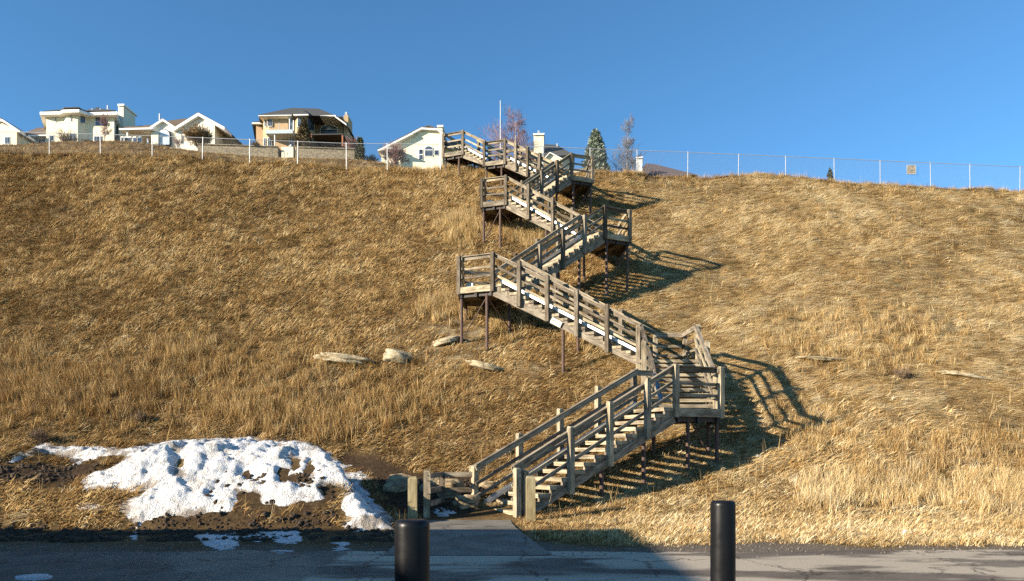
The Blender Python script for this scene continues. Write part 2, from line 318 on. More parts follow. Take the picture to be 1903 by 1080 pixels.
# ------------------------------------------------------------------ building helpers
OFF = {}
class MB:
    def __init__(s): s.v = []; s.f = []; s.uv = []; s.t = []
    def face(s, idx, uv, tone): s.f.append(idx); s.uv.append(uv); s.t.append(tone)
    def hexa(s, c, tone=.5):
        """8 corners: bottom 4 counter-clockwise, then top 4"""
        b = len(s.v); s.v += [tuple(p) for p in c]
        o = rnd.random() * 40
        for q in ((3, 2, 1, 0), (4, 5, 6, 7), (0, 1, 5, 4), (1, 2, 6, 5), (2, 3, 7, 6), (3, 0, 4, 7)):
            P = [Vector(c[k]) for k in q]
            a = (P[1] - P[0]).length; h = (P[3] - P[0]).length
            if a >= h: uv = [(o, o), (o + a, o), (o + a, o + h), (o, o + h)]
            else: uv = [(o, o), (o, o + a), (o + h, o + a), (o + h, o)]
            s.face([b + k for k in q], uv, tone)
    def box(s, x0, x1, y0, y1, z0, z1, tone=.5):
        s.hexa([(x0, y0, z0), (x1, y0, z0), (x1, y1, z0), (x0, y1, z0), (x0, y0, z1), (x1, y0, z1), (x1, y1, z1), (x0, y1, z1)], tone)
    def beam(s, p0, p1, w, h, tone=.5, up=(0, 0, 1)):
        p0, p1 = Vector(p0), Vector(p1); d = (p1 - p0).normalized(); up = Vector(up)
        sd = d.cross(up).normalized(); u = sd.cross(d).normalized()
        a, b = sd * w / 2, u * h / 2
        s.hexa([p0 - a - b, p1 - a - b, p1 + a - b, p0 + a - b, p0 - a + b, p1 - a + b, p1 + a + b, p0 + a + b], tone)
    def post(s, x, y, z0, z1, w, ang=0., tone=.5, slope=.02, d=None):
        """square post with a chamfered, weather-cut top"""
        c, sn = math.cos(ang), math.sin(ang); d = d or w
        def q(a, b, z): return (x + a * c - b * sn, y + a * sn + b * c, z)
        h, g = w / 2, d / 2; k = w * .17
        s.hexa([q(-h, -g, z0), q(h, -g, z0), q(h, g, z0), q(-h, g, z0), q(-h, -g, z1 - k), q(h, -g, z1 - k), q(h, g, z1 - k), q(-h, g, z1 - k)], tone)
        h2, g2 = h - k * .7, g - k * .7
        s.hexa([q(-h, -g, z1 - k), q(h, -g, z1 - k), q(h, g, z1 - k), q(-h, g, z1 - k), q(-h2, -g2, z1), q(h2, -g2, z1), q(h2, g2, z1 + slope), q(-h2, g2, z1 + slope)], tone)
    def tube(s, p0, p1, r0, r1=None, n=10, cap=True, tone=.5):
        r1 = r0 if r1 is None else r1
        p0, p1 = Vector(p0), Vector(p1); d = (p1 - p0)
        if d.length < 1e-6: return
        d.normalize(); a = d.orthogonal().normalized(); b = d.cross(a)
        k0 = len(s.v)
        for p, r in ((p0, r0), (p1, r1)):
            for i in range(n):
                t = 2 * math.pi * i / n; s.v.append(tuple(p + a * (math.cos(t) * r) + b * (math.sin(t) * r)))
        for i in range(n):
            j = (i + 1) % n; s.face([k0 + i, k0 + j, k0 + n + j, k0 + n + i], [(0, 0), (0, .1), (1, .1), (1, 0)], tone)
        if cap:
            s.face([k0 + n + i for i in range(n)], [(0, 0)] * n, tone); s.face([k0 + n - 1 - i for i in range(n)], [(0, 0)] * n, tone)
    def prism(s, A, B, tone=.5):
        """two matching outlines joined into a solid"""
        k = len(s.v); n = len(A); s.v += [tuple(p) for p in A] + [tuple(p) for p in B]
        for i in range(n):
            j = (i + 1) % n; s.face([k + i, k + j, k + n + j, k + n + i], [(0, 0), (1, 0), (1, 1), (0, 1)], tone)
        s.face([k + n - 1 - i for i in range(n)], [(0, 0)] * n, tone); s.face([k + n + i for i in range(n)], [(0, 0)] * n, tone)
    def tri(s, a, b, c, tone=.5):
        k = len(s.v); s.v += [tuple(a), tuple(b), tuple(c)]; s.face([k, k + 1, k + 2], [(0, 0), (1, 0), (0, 1)], tone)
    def build(s, name, mat, parent=None, smooth=False):
        off = Vector(OFF.get(parent.name, (0, 0, 0))) if parent else Vector((0, 0, 0))
        me = bpy.data.meshes.new(name)
        me.from_pydata([(x - off.x, y - off.y, z - off.z) for x, y, z in s.v], [], s.f)
        ul = me.uv_layers.new(name='UVMap')
        ul.data.foreach_set('uv', np.array([c for f in s.uv for p in f for c in p], dtype=np.float32))
        ta = me.attributes.new('tone', 'FLOAT', 'FACE'); ta.data.foreach_set('value', np.array(s.t, dtype=np.float32))
        me.validate(); me.update()
        if smooth: me.polygons.foreach_set('use_smooth', [True] * len(me.polygons))
        me.materials.append(mat)
        o = bpy.data.objects.new(name, me); scene.collection.objects.link(o)
        if parent: o.parent = parent; OFF[o.name] = tuple(off)
        return o
def tag(o, label=None, cat=None, group=None, kind=None):
    if label: o['label'] = label
    if cat: o['category'] = cat
    if group: o['group'] = group
    if kind: o['kind'] = kind
    return o
def empty(name, loc, label, cat, group=None):
    o = bpy.data.objects.new(name, None); scene.collection.objects.link(o); o.location = loc; o.empty_display_size = .2
    OFF[o.name] = tuple(loc); return tag(o, label, cat, group)
def gridmesh(name, V, nx, ny, keep, mat, smooth=True, col=None, attr=None):
    idx = np.arange(nx * ny).reshape(ny, nx)
    q = np.stack([idx[:-1, :-1], idx[:-1, 1:], idx[1:, 1:], idx[1:, :-1]], -1).reshape(-1, 4)
    if keep is not None: q = q[keep[q].any(1)]
    used = np.unique(q); re = np.full(nx * ny, -1); re[used] = np.arange(len(used)); q = re[q]
    me = bpy.data.meshes.new(name); me.vertices.add(len(used)); me.vertices.foreach_set('co', V[used].astype(np.float32).ravel())
    me.loops.add(q.size); me.loops.foreach_set('vertex_index', q.ravel().astype(np.int32))
    me.polygons.add(len(q)); me.polygons.foreach_set('loop_start', np.arange(0, q.size, 4, dtype=np.int32))
    me.update(calc_edges=True); me.validate()
    if smooth: me.polygons.foreach_set('use_smooth', np.ones(len(me.polygons), bool))
    if col is not None:
        a = me.attributes.new(attr, 'FLOAT_COLOR', 'POINT'); c = np.ones((len(used), 4), np.float32); c[:, :3] = col[used]
        a.data.foreach_set('color', c.ravel())
    me.materials.append(mat)
    o = bpy.data.objects.new(name, me); scene.collection.objects.link(o); return o

# ------------------------------------------------------------------ regions of the ground, traced onto the hillside
SNOW = [(16, 860), (26, 845), (58, 837), (66, 828), (90, 825), (130, 828), (180, 833), (250, 830), (300, 822), (360, 815), (460, 812), (520, 814), (570, 822), (612, 836), (624, 850), (640, 862), (668, 876), (690, 889), (672, 896), (685, 910), (697, 930), (720, 955), (734, 972), (727, 984), (690, 987), (640, 986), (634, 975), (642, 960), (634, 938), (640, 922), (655, 916), (640, 905), (610, 902), (596, 908), (604, 925), (592, 928), (560, 932), (540, 938), (526, 944), (500, 938), (470, 926), (440, 932), (430, 945), (400, 951), (370, 955), (345, 962), (300, 960), (272, 966), (262, 982), (252, 984), (247, 968), (220, 946), (216, 940), (250, 922), (282, 906), (250, 912), (200, 908), (160, 908), (150, 897), (176, 880), (206, 868), (238, 850), (205, 848), (170, 856), (140, 862), (128, 854), (100, 848), (70, 842), (50, 850), (36, 856)]
HOLES = [(462, 880, 8, 8), (528, 884, 12, 13), (548, 864, 9, 13), (562, 893, 20, 10), (462, 922, 22, 8), (575, 876, 9, 15), (338, 860, 4, 9)]
PATCHES = [('snow_patch', [(362, 996), (395, 988), (440, 990), (447, 1004), (442, 1018), (415, 1022), (380, 1014)], 'snow patch below the dirty bank, thickest of those lying in the shade'),
           ('snow_patch', [(450, 1000), (478, 990), (520, 984), (556, 984), (560, 1004), (545, 1012), (505, 1006), (470, 1004)], 'ragged snow patch in the shade beside the thickest one'),
           ('snow_patch', [(246, 984), (256, 982), (258, 1000), (250, 1008), (245, 1000)], 'narrow streak of snow running down from the bank into the shade'),
           ('snow_patch', [(500, 1024), (530, 1020), (544, 1024), (520, 1029)], 'thin sliver of snow at the road edge below the snow bank'),
           ('snow_patch', [(618, 1020), (640, 1017), (650, 1022), (630, 1027)], 'small snow remnant on the dark verge left of the black bollard'),
           ('snow_patch', [(805, 950), (820, 944), (845, 946), (850, 954), (830, 958), (808, 957)], 'snow patch tucked behind the low rail at the stair foot'),
           ('snow_patch', [(140, 940), (165, 935), (192, 940), (185, 949), (150, 949)], 'small snow patch on bare soil left of the snow bank foot'),
           ('snow_patch', [(28, 1070), (60, 1063), (98, 1066), (90, 1078), (30, 1084)], 'icy patch lying on the asphalt road at the left edge'),
           ('snow_patch', [(615, 1008), (640, 1006), (655, 1010), (635, 1014)], 'thin snow scrap on the verge just above the road edge'),
           ('snow_patch', [(20, 270), (45, 268), (80, 272), (72, 277), (30, 276)], 'thin snow strip on the crest in front of the leftmost house')]
SOIL_DARK = [[(-60, 850), (20, 862), (120, 862), (205, 850), (170, 885), (120, 905), (40, 900), (-60, 895)], [(615, 840), (700, 845), (790, 880), (880, 870), (900, 900), (880, 960), (740, 965), (690, 895), (640, 868)], [(-200, 970), (300, 965), (760, 985), (740, 1040), (-200, 1040)], [(350, 870), (620, 860), (640, 985), (260, 985)]]
SANDY = [[(700, 640), (770, 605), (850, 590), (960, 610), (1060, 690), (1000, 700), (900, 690), (760, 680)], [(1470, 655), (1560, 655), (1600, 672), (1480, 680)], [(1730, 680), (1880, 705), (1880, 720), (1740, 700)]]
GRASS_TALL = [(860, 425, 45, 30, .9, .75, .62), (975, 432, 48, 28, .9, .7, .66), (830, 575, 55, 26, .9, .6, .60), (950, 580, 80, 45, .6, .55, .60),
              (1545, 918, 62, 34, .9, .55, .78), (1650, 905, 80, 40, .6, .5, .70), (1830, 920, 120, 34, .65, .5, .70), (1760, 840, 190, 40, .3, .5, .54), (1500, 800, 80, 50, .3, .5, .58),
              (430, 700, 260, 48, .45, .55, .50), (560, 770, 220, 45, .7, .6, .50), (150, 740, 160, 60, .45, .6, .46), (40, 700, 80, 60, .5, .6, .50), (770, 730, 130, 70, .3, .4, .48),
              (340, 650, 60, 30, .5, .6, .55), (880, 320, 70, 18, .8, .5, .62), (1270, 310, 120, 12, .5, .4, .6), (1600, 640, 200, 60, .25, .5, .60), (1090, 620, 40, 40, .5, .5, .62), (1200, 318, 40, 10, .8, .5, .65)]

# ------------------------------------------------------------------ ground
def lines(*segs):
    out = []
    for a, b, d in segs: out += list(np.arange(a, b, d))
    return np.array(out)
XL = lines((-400, -120, 20), (-120, -46, 3), (-46, -15, .35), (-15, -1, .12), (-1, 12, .2), (12, 46, .35), (46, 120, 3), (120, 401, 20))
YL = lines((-80, 8, 4), (8, 13, .5), (13, 21.5, .12), (21.5, 47, .25), (47, 80, .8), (80, 150, 2.5), (150, 800, 40))
GX, GY = np.meshgrid(XL, YL); gx, gy = GX.ravel(), GY.ravel(); gz = H(gx, gy)
ppx, ppy = proj(gx, np.maximum(gy, 1), gz)
nzw = 14 * fbm(gx * 1.1, gy * 1.1, 21, 3)
def mask(polys, wid, st=(1, 1, 1, 1)):
    return np.max([sm(dpoly(ppx + nzw, ppy + nzw * .6, p) / wid + .5) * k for p, k in zip(polys, st)], 0)
soil = np.zeros((len(gx), 3))
vis = (gy > 10) & (gy < 47)
soil[:, 0] = mask(SOIL_DARK, 24, (1, .95, .45, .8)) * vis; soil[:, 1] = np.clip(mask(SANDY, 26) * vis * (.45 + 1.6 * fbm(gx * 1.3, gy * 1.3, 34, 3)), 0, 1)
soil[:, 2] = sm((13.4 - gy + 2.4 * fbm(gx * .7, gy * .7, 9, 4)) / 1.5) * (1 - .5 * soil[:, 0])
V = np.stack([gx, gy, gz], 1)
ground = gridmesh('ground', V, len(XL), len(YL), None, M['soil'], True, soil, 'soil'); tag(ground, kind='structure')
# road, as a sheet reaching behind the camera, with a ragged far edge
rx = lines((-80, -16, 4), (-16, 16, .1), (16, 81, 4)); ry = lines((-60, 4, 4), (4, 12.2, .1))
RX, RY = np.meshgrid(rx, ry)
edge = 11.9 + .9 * fbm(RX * .45, 0 * RX, 31, 3) + .30 * fbm(RX * 3, 0 * RX, 32, 2)
RY2 = np.where(RY > 8, 8 + (RY - 8) * (edge - 8) / 4.1, RY)
qx, qy = RX.ravel(), RY2.ravel()
rpx, rpy = proj(qx, np.maximum(qy, 1), 0)
wear_sunpatch = np.clip(sm((qx + 3.0 + 1.2 * fbm(qx * .8, qy * .8, 41, 3)) / .3) * sm((fbm(qx * .5, qy * 1.7, 42, 4) + .17) / .10), 0, 1) * sm((qy - 2) / 4) * (1 - .85 * sm((fbm(qx * .42 + 3, qy * 1.9, 46, 4) - .02) / .06) * sm((qy - 9.2) / .8))
wear_sunpatch = np.where(qx < -2.6, .14 * wear_sunpatch + .30 * sm((rpx - 290) / 60) * sm((620 - rpx) / 60) * sm(.9 + 2 * fbm(qx * 2, qy * 3, 44, 3)), wear_sunpatch)  # thin wear, plus a faint sunlit patch painted into the shaded left asphalt
col = np.stack([wear_sunpatch, wear_sunpatch, wear_sunpatch], 1)
road = gridmesh('road', np.stack([qx, qy, np.full_like(qx, .004)], 1), len(rx), len(ry), None, M['asphalt'], False, col, 'wear_sunpatch'); tag(road, kind='structure')
# path from the road to the stair foot
pyl = np.arange(11.3, 17.75, .12); mb = MB(); L, Rr = [], []
for y in pyl:
    t = min(1, max(0, (16.6 - y) / 5)); w = rnd.uniform(-.02, .02)
    L.append((-1.98 + .05 * t + w, y, .012)); Rr.append((-.02 + .62 * t ** 1.3 + w + (.12 if y > 17.2 else 0), y, .012))
k = 0
for i in range(len(pyl) - 1):
    a, b, c, d = L[i], Rr[i], Rr[i + 1], L[i + 1]; k0 = len(mb.v); mb.v += [a, b, c, d]; mb.face([k0, k0 + 1, k0 + 2, k0 + 3], [(0, 0)] * 4, .5)
path = mb.build('path', M['pathtop']); tag(path, kind='structure')

# ------------------------------------------------------------------ snow
def snow_mesh(name, poly, label, step, thick, holes=(), group=None, cat='snow', ztop=None):
    if ztop is None:
        ctr = np.mean(poly, 0); pts = [ground_at(x, y, 8.6) if y < 1025 else ((x - CX) * (CAMZ * F / (y - YH)) / F, CAMZ * F / (y - YH), 0) for x, y in poly]
    xs = [p[0] for p in pts]; ys = [p[1] for p in pts]
    ax = np.arange(min(xs) - .25, max(xs) + .25, step); ay = np.arange(min(ys) - .35, max(ys) + .5, step)
    AX, AY = np.meshgrid(ax, ay); x, y = AX.ravel(), AY.ravel(); z = H(x, y)
    z = np.where(y < 11.6, .006, z)
    px, py = proj(x, y, z)
    sc = min(1., 16. / np.mean(y))
    wx = 9 * sc * fbm(x * 2.2, y * 2.2, 51, 4); wy = 9 * sc * fbm(x * 2.2, y * 2.2, 57, 4)
    d = dpoly(px + wx, py + wy, poly)
    for (hx, hy, ra, rb) in holes:
        e = (np.hypot((px + 3.2 * wx - hx) / ra, (py + 3.2 * wy - hy) / rb) - 1) * min(ra, rb) * 1.2
        d = np.minimum(d, e)
    d = d + 13 * sc * fbm(x * 5, y * 5, 61, 4)
    if holes: d = np.minimum(d, (.36 - fbm(x * 1.3 + y * .5, y * 2.4, 71, 4) - .10 * sm((px - 430) / 80)) * 90)
    t = thick * np.clip(d / (26 * sc), -1, 1) ** 1 + (d > 0) * np.clip(d / (16 * sc), 0, 1) * thick * (1.3 * fbm(x * 2.2, y * .9, 69, 3) * (1 if holes else 0) + .9 * fbm(x * 3, y * 3, 63, 3) + .8 * (.5 - np.abs(fbm(x * 6, y * 6, 65, 3)) * 4) * .5 + .55 * fbm(x * 11, y * 11, 67, 2))
    t = np.where(d > 0, np.maximum(t, .006), np.minimum(t, -.01))
    o = gridmesh(name, np.stack([x, y, z + t], 1), len(ax), len(ay), d > 0, M['snow'], True, np.repeat(np.clip((1 if holes else .35) * (1 - d / (20 * sc)) * (.8 + 2.0 * fbm(x * 6, y * 6, 73, 3)) + 2.6 * (fbm(x * 1.6, y * 3, 75, 4) - .13) * bool(holes), 0, 1)[:, None], 3, 1), 'dirt')
    return tag(o, label, cat, group)
snow_mesh('snow_bank', SNOW, 'large dirty snow bank melting on the mound at the hill foot', .04, .12, HOLES)
for nm, poly, lab in PATCHES: snow_mesh(nm, poly, lab, .04 if poly[0][1] > 400 else .12, .035 if poly[0][1] > 400 else .10, (), 'leftover snow patches')

# ------------------------------------------------------------------ grass
def tuft(nb, l0, l1, wid, lean0, lean1, spread, curl, fan, seed):
    """a tuft of bent blades leaning towards local +X; fan = spread of their directions in radians"""
    g = random.Random(seed); v, f, uv = [], [], []
    for _ in range(nb):
        r = spread * math.sqrt(g.random()); a = g.random() * 6.283; bx, by = r * math.cos(a), r * math.sin(a)
        th = g.gauss(0, fan); ln = g.uniform(l0, l1); lean = g.uniform(lean0, lean1); u = g.random(); w = wid * g.uniform(.6, 1.3)
        p = Vector((bx, by, -.02)); pts = [p.copy()]; e = lean
        for s in range(3):
            d = Vector((math.sin(e) * math.cos(th), math.sin(e) * math.sin(th), math.cos(e))); p = p + d * ln / 3; pts.append(p.copy()); e += curl * g.uniform(.5, 1.5)
        tw = th + math.pi / 2 + g.uniform(-.9, .9); sd = Vector((math.cos(tw), math.sin(tw), 0)) * w / 2
        k = len(v)
        for q, s in zip(pts[:3], (1, .85, .55)): v += [q - sd * s, q + sd * s]
        v.append(pts[3])
        f += [(k, k + 1, k + 3, k + 2), (k + 2, k + 3, k + 5, k + 4), (k + 4, k + 5, k + 6)]
        uv += [(u, 0), (u, 0), (u, .33), (u, .33), (u, .33), (u, .33), (u, .66), (u, .66), (u, .66), (u, .66), (u, 1)]
    me = bpy.data.meshes.new('tuft'); me.from_pydata(v, [], f); ul = me.uv_layers.new(name='UVMap')
    ul.data.foreach_set('uv', np.array(uv, np.float32).ravel()); me.materials.append(M['grass']); me.update()
    return me
tcol = bpy.data.collections.new('tufts')
protos = []
for s in range(4): protos.append(tuft(20, .10, .26, .0165, .45, 1.35, .20, .30, .9, 100 + s))      # 0-3 matted, unruly
for s in range(4): protos.append(tuft(22, .26, .58, .013, 1.1, 1.45, .20, .10, .24, 200 + s))      # 4-7 combed, lying over
for s in range(4): protos.append(tuft(26, .45, .85, .011, .02, .30, .16, .10, 1.6, 300 + s))      # 8-11 tall upright
for s in range(3): protos.append(tuft(40, .05, .13, .012, .2, 1.2, .17, .25, 2.0, 400 + s))       # 12-14 short lawn
for s in range(2): protos.append(tuft(3, .8, 1.25, .010, .02, .22, .12, .06, 1.6, 500 + s))       # 15-16 lone stalks
for i, me in enumerate(protos):
    tcol.objects.link(bpy.data.objects.new('tuft_%02d' % i, me))
def gn_instancer(tcol):
    ng = bpy.data.node_groups.new('grass_scatter', 'GeometryNodeTree')
    ng.interface.new_socket('Geometry', in_out='INPUT', socket_type='NodeSocketGeometry'); ng.interface.new_socket('Geometry', in_out='OUTPUT', socket_type='NodeSocketGeometry')
    n, l = ng.nodes, ng.links
    gi, go = n.new('NodeGroupInput'), n.new('NodeGroupOutput')
    ci = n.new('GeometryNodeCollectionInfo'); ci.inputs['Collection'].default_value = tcol; ci.inputs['Separate Children'].default_value = True; ci.inputs['Reset Children'].default_value = True
    ip = n.new('GeometryNodeInstanceOnPoints'); ip.inputs['Pick Instance'].default_value = True
    def att(name, t):
        a = n.new('GeometryNodeInputNamedAttribute'); a.data_type = t; a.inputs['Name'].default_value = name; return a.outputs['Attribute']
    er = n.new('FunctionNodeEulerToRotation'); l.new(att('rot', 'FLOAT_VECTOR'), er.inputs[0])
    l.new(gi.outputs[0], ip.inputs['Points']); l.new(ci.outputs[0], ip.inputs['Instance']); l.new(att('pick', 'INT'), ip.inputs['Instance Index'])
    l.new(er.outputs[0], ip.inputs['Rotation']); l.new(att('scl', 'FLOAT_VECTOR'), ip.inputs['Scale'])
    l.new(ip.outputs[0], go.inputs[0]); return ng
NG = gn_instancer(tcol)
def scatter(name, P, rot, scl, pick, tint, ng=None):
    me = bpy.data.meshes.new(name); me.vertices.add(len(P)); me.vertices.foreach_set('co', P.astype(np.float32).ravel())
    for nm, t, d, key in (('rot', 'FLOAT_VECTOR', rot, 'vector'), ('scl', 'FLOAT_VECTOR', scl, 'vector'), ('pick', 'INT', pick, 'value'), ('tint', 'FLOAT', tint, 'value')):
        a = me.attributes.new(nm, t, 'POINT'); a.data.foreach_set(key, (d.astype(np.int32) if t == 'INT' else d.astype(np.float32)).ravel())
    me.update(); o = bpy.data.objects.new(name, me); scene.collection.objects.link(o)
    md = o.modifiers.new('scatter', 'NODES'); md.node_group = ng or NG
    tag(o, kind='stuff'); return o
def euler_for(n, th):
    """rotate by th about local Z, then stand the tuft on normal n"""
    n = n / np.linalg.norm(n, axis=1, keepdims=True)
    c, s = np.cos(th), np.sin(th); x = np.stack([c, s, 0 * c], 1); x = x - n * (x * n).sum(1, keepdims=True); x /= np.linalg.norm(x, axis=1, keepdims=True)
    y = np.cross(n, x)
    return np.stack([np.arctan2(y[:, 2], n[:, 2]), -np.arcsin(np.clip(x[:, 2], -1, 1)), np.arctan2(x[:, 1], x[:, 0])], 1)
def grass_field():
    N = 300000
    Y = np.sqrt(rng.uniform(12.6 ** 2, 47.5 ** 2, N)); X = rng.uniform(-1, 1, N) * (.72 * Y + 2.5)
    keep = rng.random(N) < np.interp(Y, [12, 20, 30, 47], [1, .95, .75, .62]); X, Y = X[keep], Y[keep]
    N2 = 26000; Yb = rng.uniform(46, 84, N2); Xb = rng.uniform(-.74, .02, N2) * Yb
    X = np.concatenate([X, Xb]); Y = np.concatenate([Y, Yb])
    # bare spots
    Z = H(X, Y); px, py = proj(X, Y, Z)
    nz = 14 * fbm(X * 1.1, Y * 1.1, 21, 3)
    g = np.ones(len(X)); back = Y > 45.8
    for p, k_ in zip(SOIL_DARK, (.95, .8, .55, .72)): g -= np.where(back, 0, (k_ + .5 * fbm(X * 1.4, Y * 1.4, 35, 3)) * sm(dpoly(px + nz, py + nz * .6, p) / 24 + .5))
    for p in SANDY: g -= np.where(back, 0, (.25 + 1.0 * fbm(X * 1.6, Y * 1.6, 33, 3)) * sm(dpoly(px + nz, py + nz * .6, p) / 26 + .5))
    g = np.where(inpoly(px, py, SNOW) & (Y < 20), g - .95, g)
    g = np.where((X > -2.15) & (X < .15 + np.clip((16.6 - Y) * .13, 0, 1)) & (Y < 18.2), -1, g)   # path
    g -= sm((13.4 - Y + 2.4 * fbm(X * .7, Y * .7, 9, 4)) / 1.5) * .99
    g -= np.where((X < -2.2) & (Y < 15.0), .45, 0)
    g -= .22 + .4 * sm((fbm(X * 1.5, Y * 1.5, 71, 3) - .10) / .08) * (Y > 18)                          # worn gaps
    keep = rng.random(len(X)) < g; X, Y, Z, px, py = X[keep], Y[keep], Z[keep], px[keep], py[keep]
    n = len(X); e = .15
    nx = -(H(X + e, Y) - H(X - e, Y)) / (2 * e); ny = -(H(X, Y + e) - H(X, Y - e)) / (2 * e)
    nrm = np.stack([nx, ny, np.ones(n)], 1)
    right = sm((px - 1020) / 260); big = fbm(X / 3.2, Y / 3.2, 81, 3); small = fbm(X * .9, Y * .9, 84, 3)
    # direction the blades lie: downhill, swirled
    th = -.45 + 2.6 * fbm(X / 4, Y / 4, 87, 2) + (1 - right) * rng.normal(0, .9, n) + right * rng.normal(0, .35, n)
    pick = np.where(rng.random(n) < .12 + .8 * right * sm((Y - 20) / 6), 4 + rng.integers(0, 4, n), rng.integers(0, 4, n))
    lawn = (Y < 20.5 + 3 * small) & (X > -1)
    pick = np.where(lawn & (rng.random(n) < .8), 12 + rng.integers(0, 3, n), pick)
    tint = .37 + .17 * right + .20 * big + .26 * small + rng.normal(0, .16, n)
    tint += np.where(lawn, .08, 0)
    pale = rng.random(n) < .035 + .10 * right * sm((fbm(X / 1.6, Y / 1.1, 89, 2) + .05) / .1) * 2.2; tint = np.where(pale, tint + .26, tint)
    dark = rng.random(n) < .10; tint = np.where(dark, tint - .25, tint)
    clump = sm((fbm(X / .55, Y / .55, 77, 2) + .16) / .32); sc = rng.uniform(.7, 1.25, n) * np.interp(Y, [15, 45], [.85, 1.1]) * (.80 + .3 * clump); tint = tint + .12 * (clump - .5)
    sz = sc * 1.0
    P = np.stack([X, Y, Z], 1); rot = euler_for(nrm * np.array([1, .85, 1]), th)
    scl = np.stack([sc, sc, sz], 1)
    out = [(P, rot, scl, pick, tint)]
    # tall stands
    for (cx_, cy_, rx_, ry_, dens, hgt, tn) in GRASS_TALL:
        d = np.hypot((px - cx_ + nzs(X, Y, 91)) / rx_, (py - cy_ + nzs(X, Y, 95)) / ry_)
        k = (rng.random(n) < dens * .62 * sm(1.35 - d)) & (Y < 46)
        m = int(k.sum())
        if not m: continue
        Pk = P[k] + np.stack([rng.normal(0, .08, m), rng.normal(0, .08, m), np.zeros(m)], 1)
        up = np.tile([0., -.12, 1.], (m, 1)) + rng.normal(0, .10, (m, 3)) * np.array([1, 1, 0])
        s = hgt * rng.uniform(.7, 1.25, m)
        out.append((Pk, euler_for(up, rng.uniform(0, 6.28, m)), np.stack([.9 + 0 * s, .9 + 0 * s, s], 1), np.where(rng.random(m) < .9, 8 + rng.integers(0, 4, m), 15 + rng.integers(0, 2, m)), tn - .08 + rng.normal(0, .10, m)))
    # a fringe along the crest, and loose stalks everywhere
    m = 1700; xx = rng.uniform(-60, 2000, m); yc, Yc = crest(xx); Yf = Yc + rng.normal(.3, .7, m); Xf = (xx - CX) * Yf / F
    up = np.tile([0., 0., 1.], (m, 1)) + rng.normal(0, .14, (m, 3)) * np.array([1, 1, 0])
    s = rng.uniform(.22, .55, m)
    out.append((np.stack([Xf, Yf, H(Xf, Yf)], 1), euler_for(up, rng.uniform(0, 6.28, m)), np.stack([s * 0 + .9, s * 0 + .9, s], 1), 8 + rng.integers(0, 4, m), .45 + rng.normal(0, .12, m)))
    k = rng.random(n) < .022; m = int(k.sum())
    up = np.tile([0., 0., 1.], (m, 1)) + rng.normal(0, .2, (m, 3)) * np.array([1, 1, 0]); s = rng.uniform(.3, .7, m)
    out.append((P[k], euler_for(up, rng.uniform(0, 6.28, m)), np.stack([s, s, s], 1), 15 + rng.integers(0, 2, m), .62 + rng.normal(0, .12, m)))
    A = [np.concatenate([o[i] for o in out]) for i in range(5)]
    scatter('grass', *A)
def nzs(X, Y, s): return 26 * fbm(X * .8, Y * .8, s, 3)
grass_field()
# loose stones along the broken road edge
scol = bpy.data.collections.new('pebbles')
for i in range(4):
    g = random.Random(70 + i); mb = MB(); nlat, nlon = 4, 7
    for a in range(nlat + 1):
        for b in range(nlon):
            th = math.pi * a / nlat; ph = 6.283 * b / nlon; r = g.uniform(.75, 1.15); mb.v.append((r * math.sin(th) * math.cos(ph), r * math.sin(th) * math.sin(ph) * .8, r * math.cos(th) * .6))
    for a in range(nlat):
        for b in range(nlon): c = (b + 1) % nlon; mb.face([a * nlon + b, (a + 1) * nlon + b, (a + 1) * nlon + c, a * nlon + c], [(0, 0)] * 4, .5)
    o = mb.build('pebble_%d' % i, nmat('pebble_stone', (.09, .075, .06), (.26, .22, .17), 3, .9, .2)); scene.collection.objects.unlink(o); scol.objects.link(o)
def gravel():
    n = 3000; X = rng.uniform(-11, 12, n); Y = 12.1 + np.abs(rng.normal(0, .75, n)) * rng.choice([-.45, 1, 1], n) + .5 * fbm(X * .7, X * 0, 31, 3)
    k = ~((X > -2.1) & (X < .7) & (Y > 11.3)); X, Y = X[k], Y[k]; n = len(X); Z = np.where(Y < 11.7, .008, H(X, Y) + .004); sz = .004 + rng.exponential(.006, n); sz = np.minimum(sz, .04)
    scatter('gravel', np.stack([X, Y, Z], 1), rng.uniform(0, 6.28, (n, 3)) * np.array([.1, .1, 1]), np.stack([sz, sz, sz], 1), rng.integers(0, 4, n), rng.random(n), gn_instancer(scol))
gravel()
ccol = bpy.data.collections.new('clods'); cm = nmat('dark_soil_clod', (.018, .012, .008), (.075, .048, .028), 9, 1, .5)
for k, src in enumerate(list(scol.objects)):
    o = src.copy(); o.data = src.data.copy(); o.name = 'clod_%d' % k; o.data.materials.clear(); o.data.materials.append(cm); ccol.objects.link(o)
def clods():
    n = 60000; X = rng.uniform(-16, 1.5, n); Y = rng.uniform(13.2, 20.5, n); Z = H(X, Y); px, py = proj(X, Y, Z)
    nz = 14 * fbm(X * 1.1, Y * 1.1, 21, 3); d = np.max([dpoly(px + nz, py + nz * .6, p) for p in SOIL_DARK], 0)
    k = (rng.random(n) < .5 * sm(d / 20 + .3)) & (fbm(X * 1.8, Y * 1.8, 37, 3) > -.08) & ~((X > -2.1) & (X < .8) & (Y < 17.7)); X, Y, Z = X[k], Y[k], Z[k]; n = len(X)
    sz = np.minimum(.012 + rng.exponential(.022, n), .11)
    scatter('soil_clods', np.stack([X, Y, Z + .003], 1), rng.uniform(0, 6.28, (n, 3)) * np.array([.15, .15, 1]), np.stack([sz, sz, sz * .9], 1), rng.integers(0, 4, n), rng.random(n), gn_instancer(ccol))
clods()

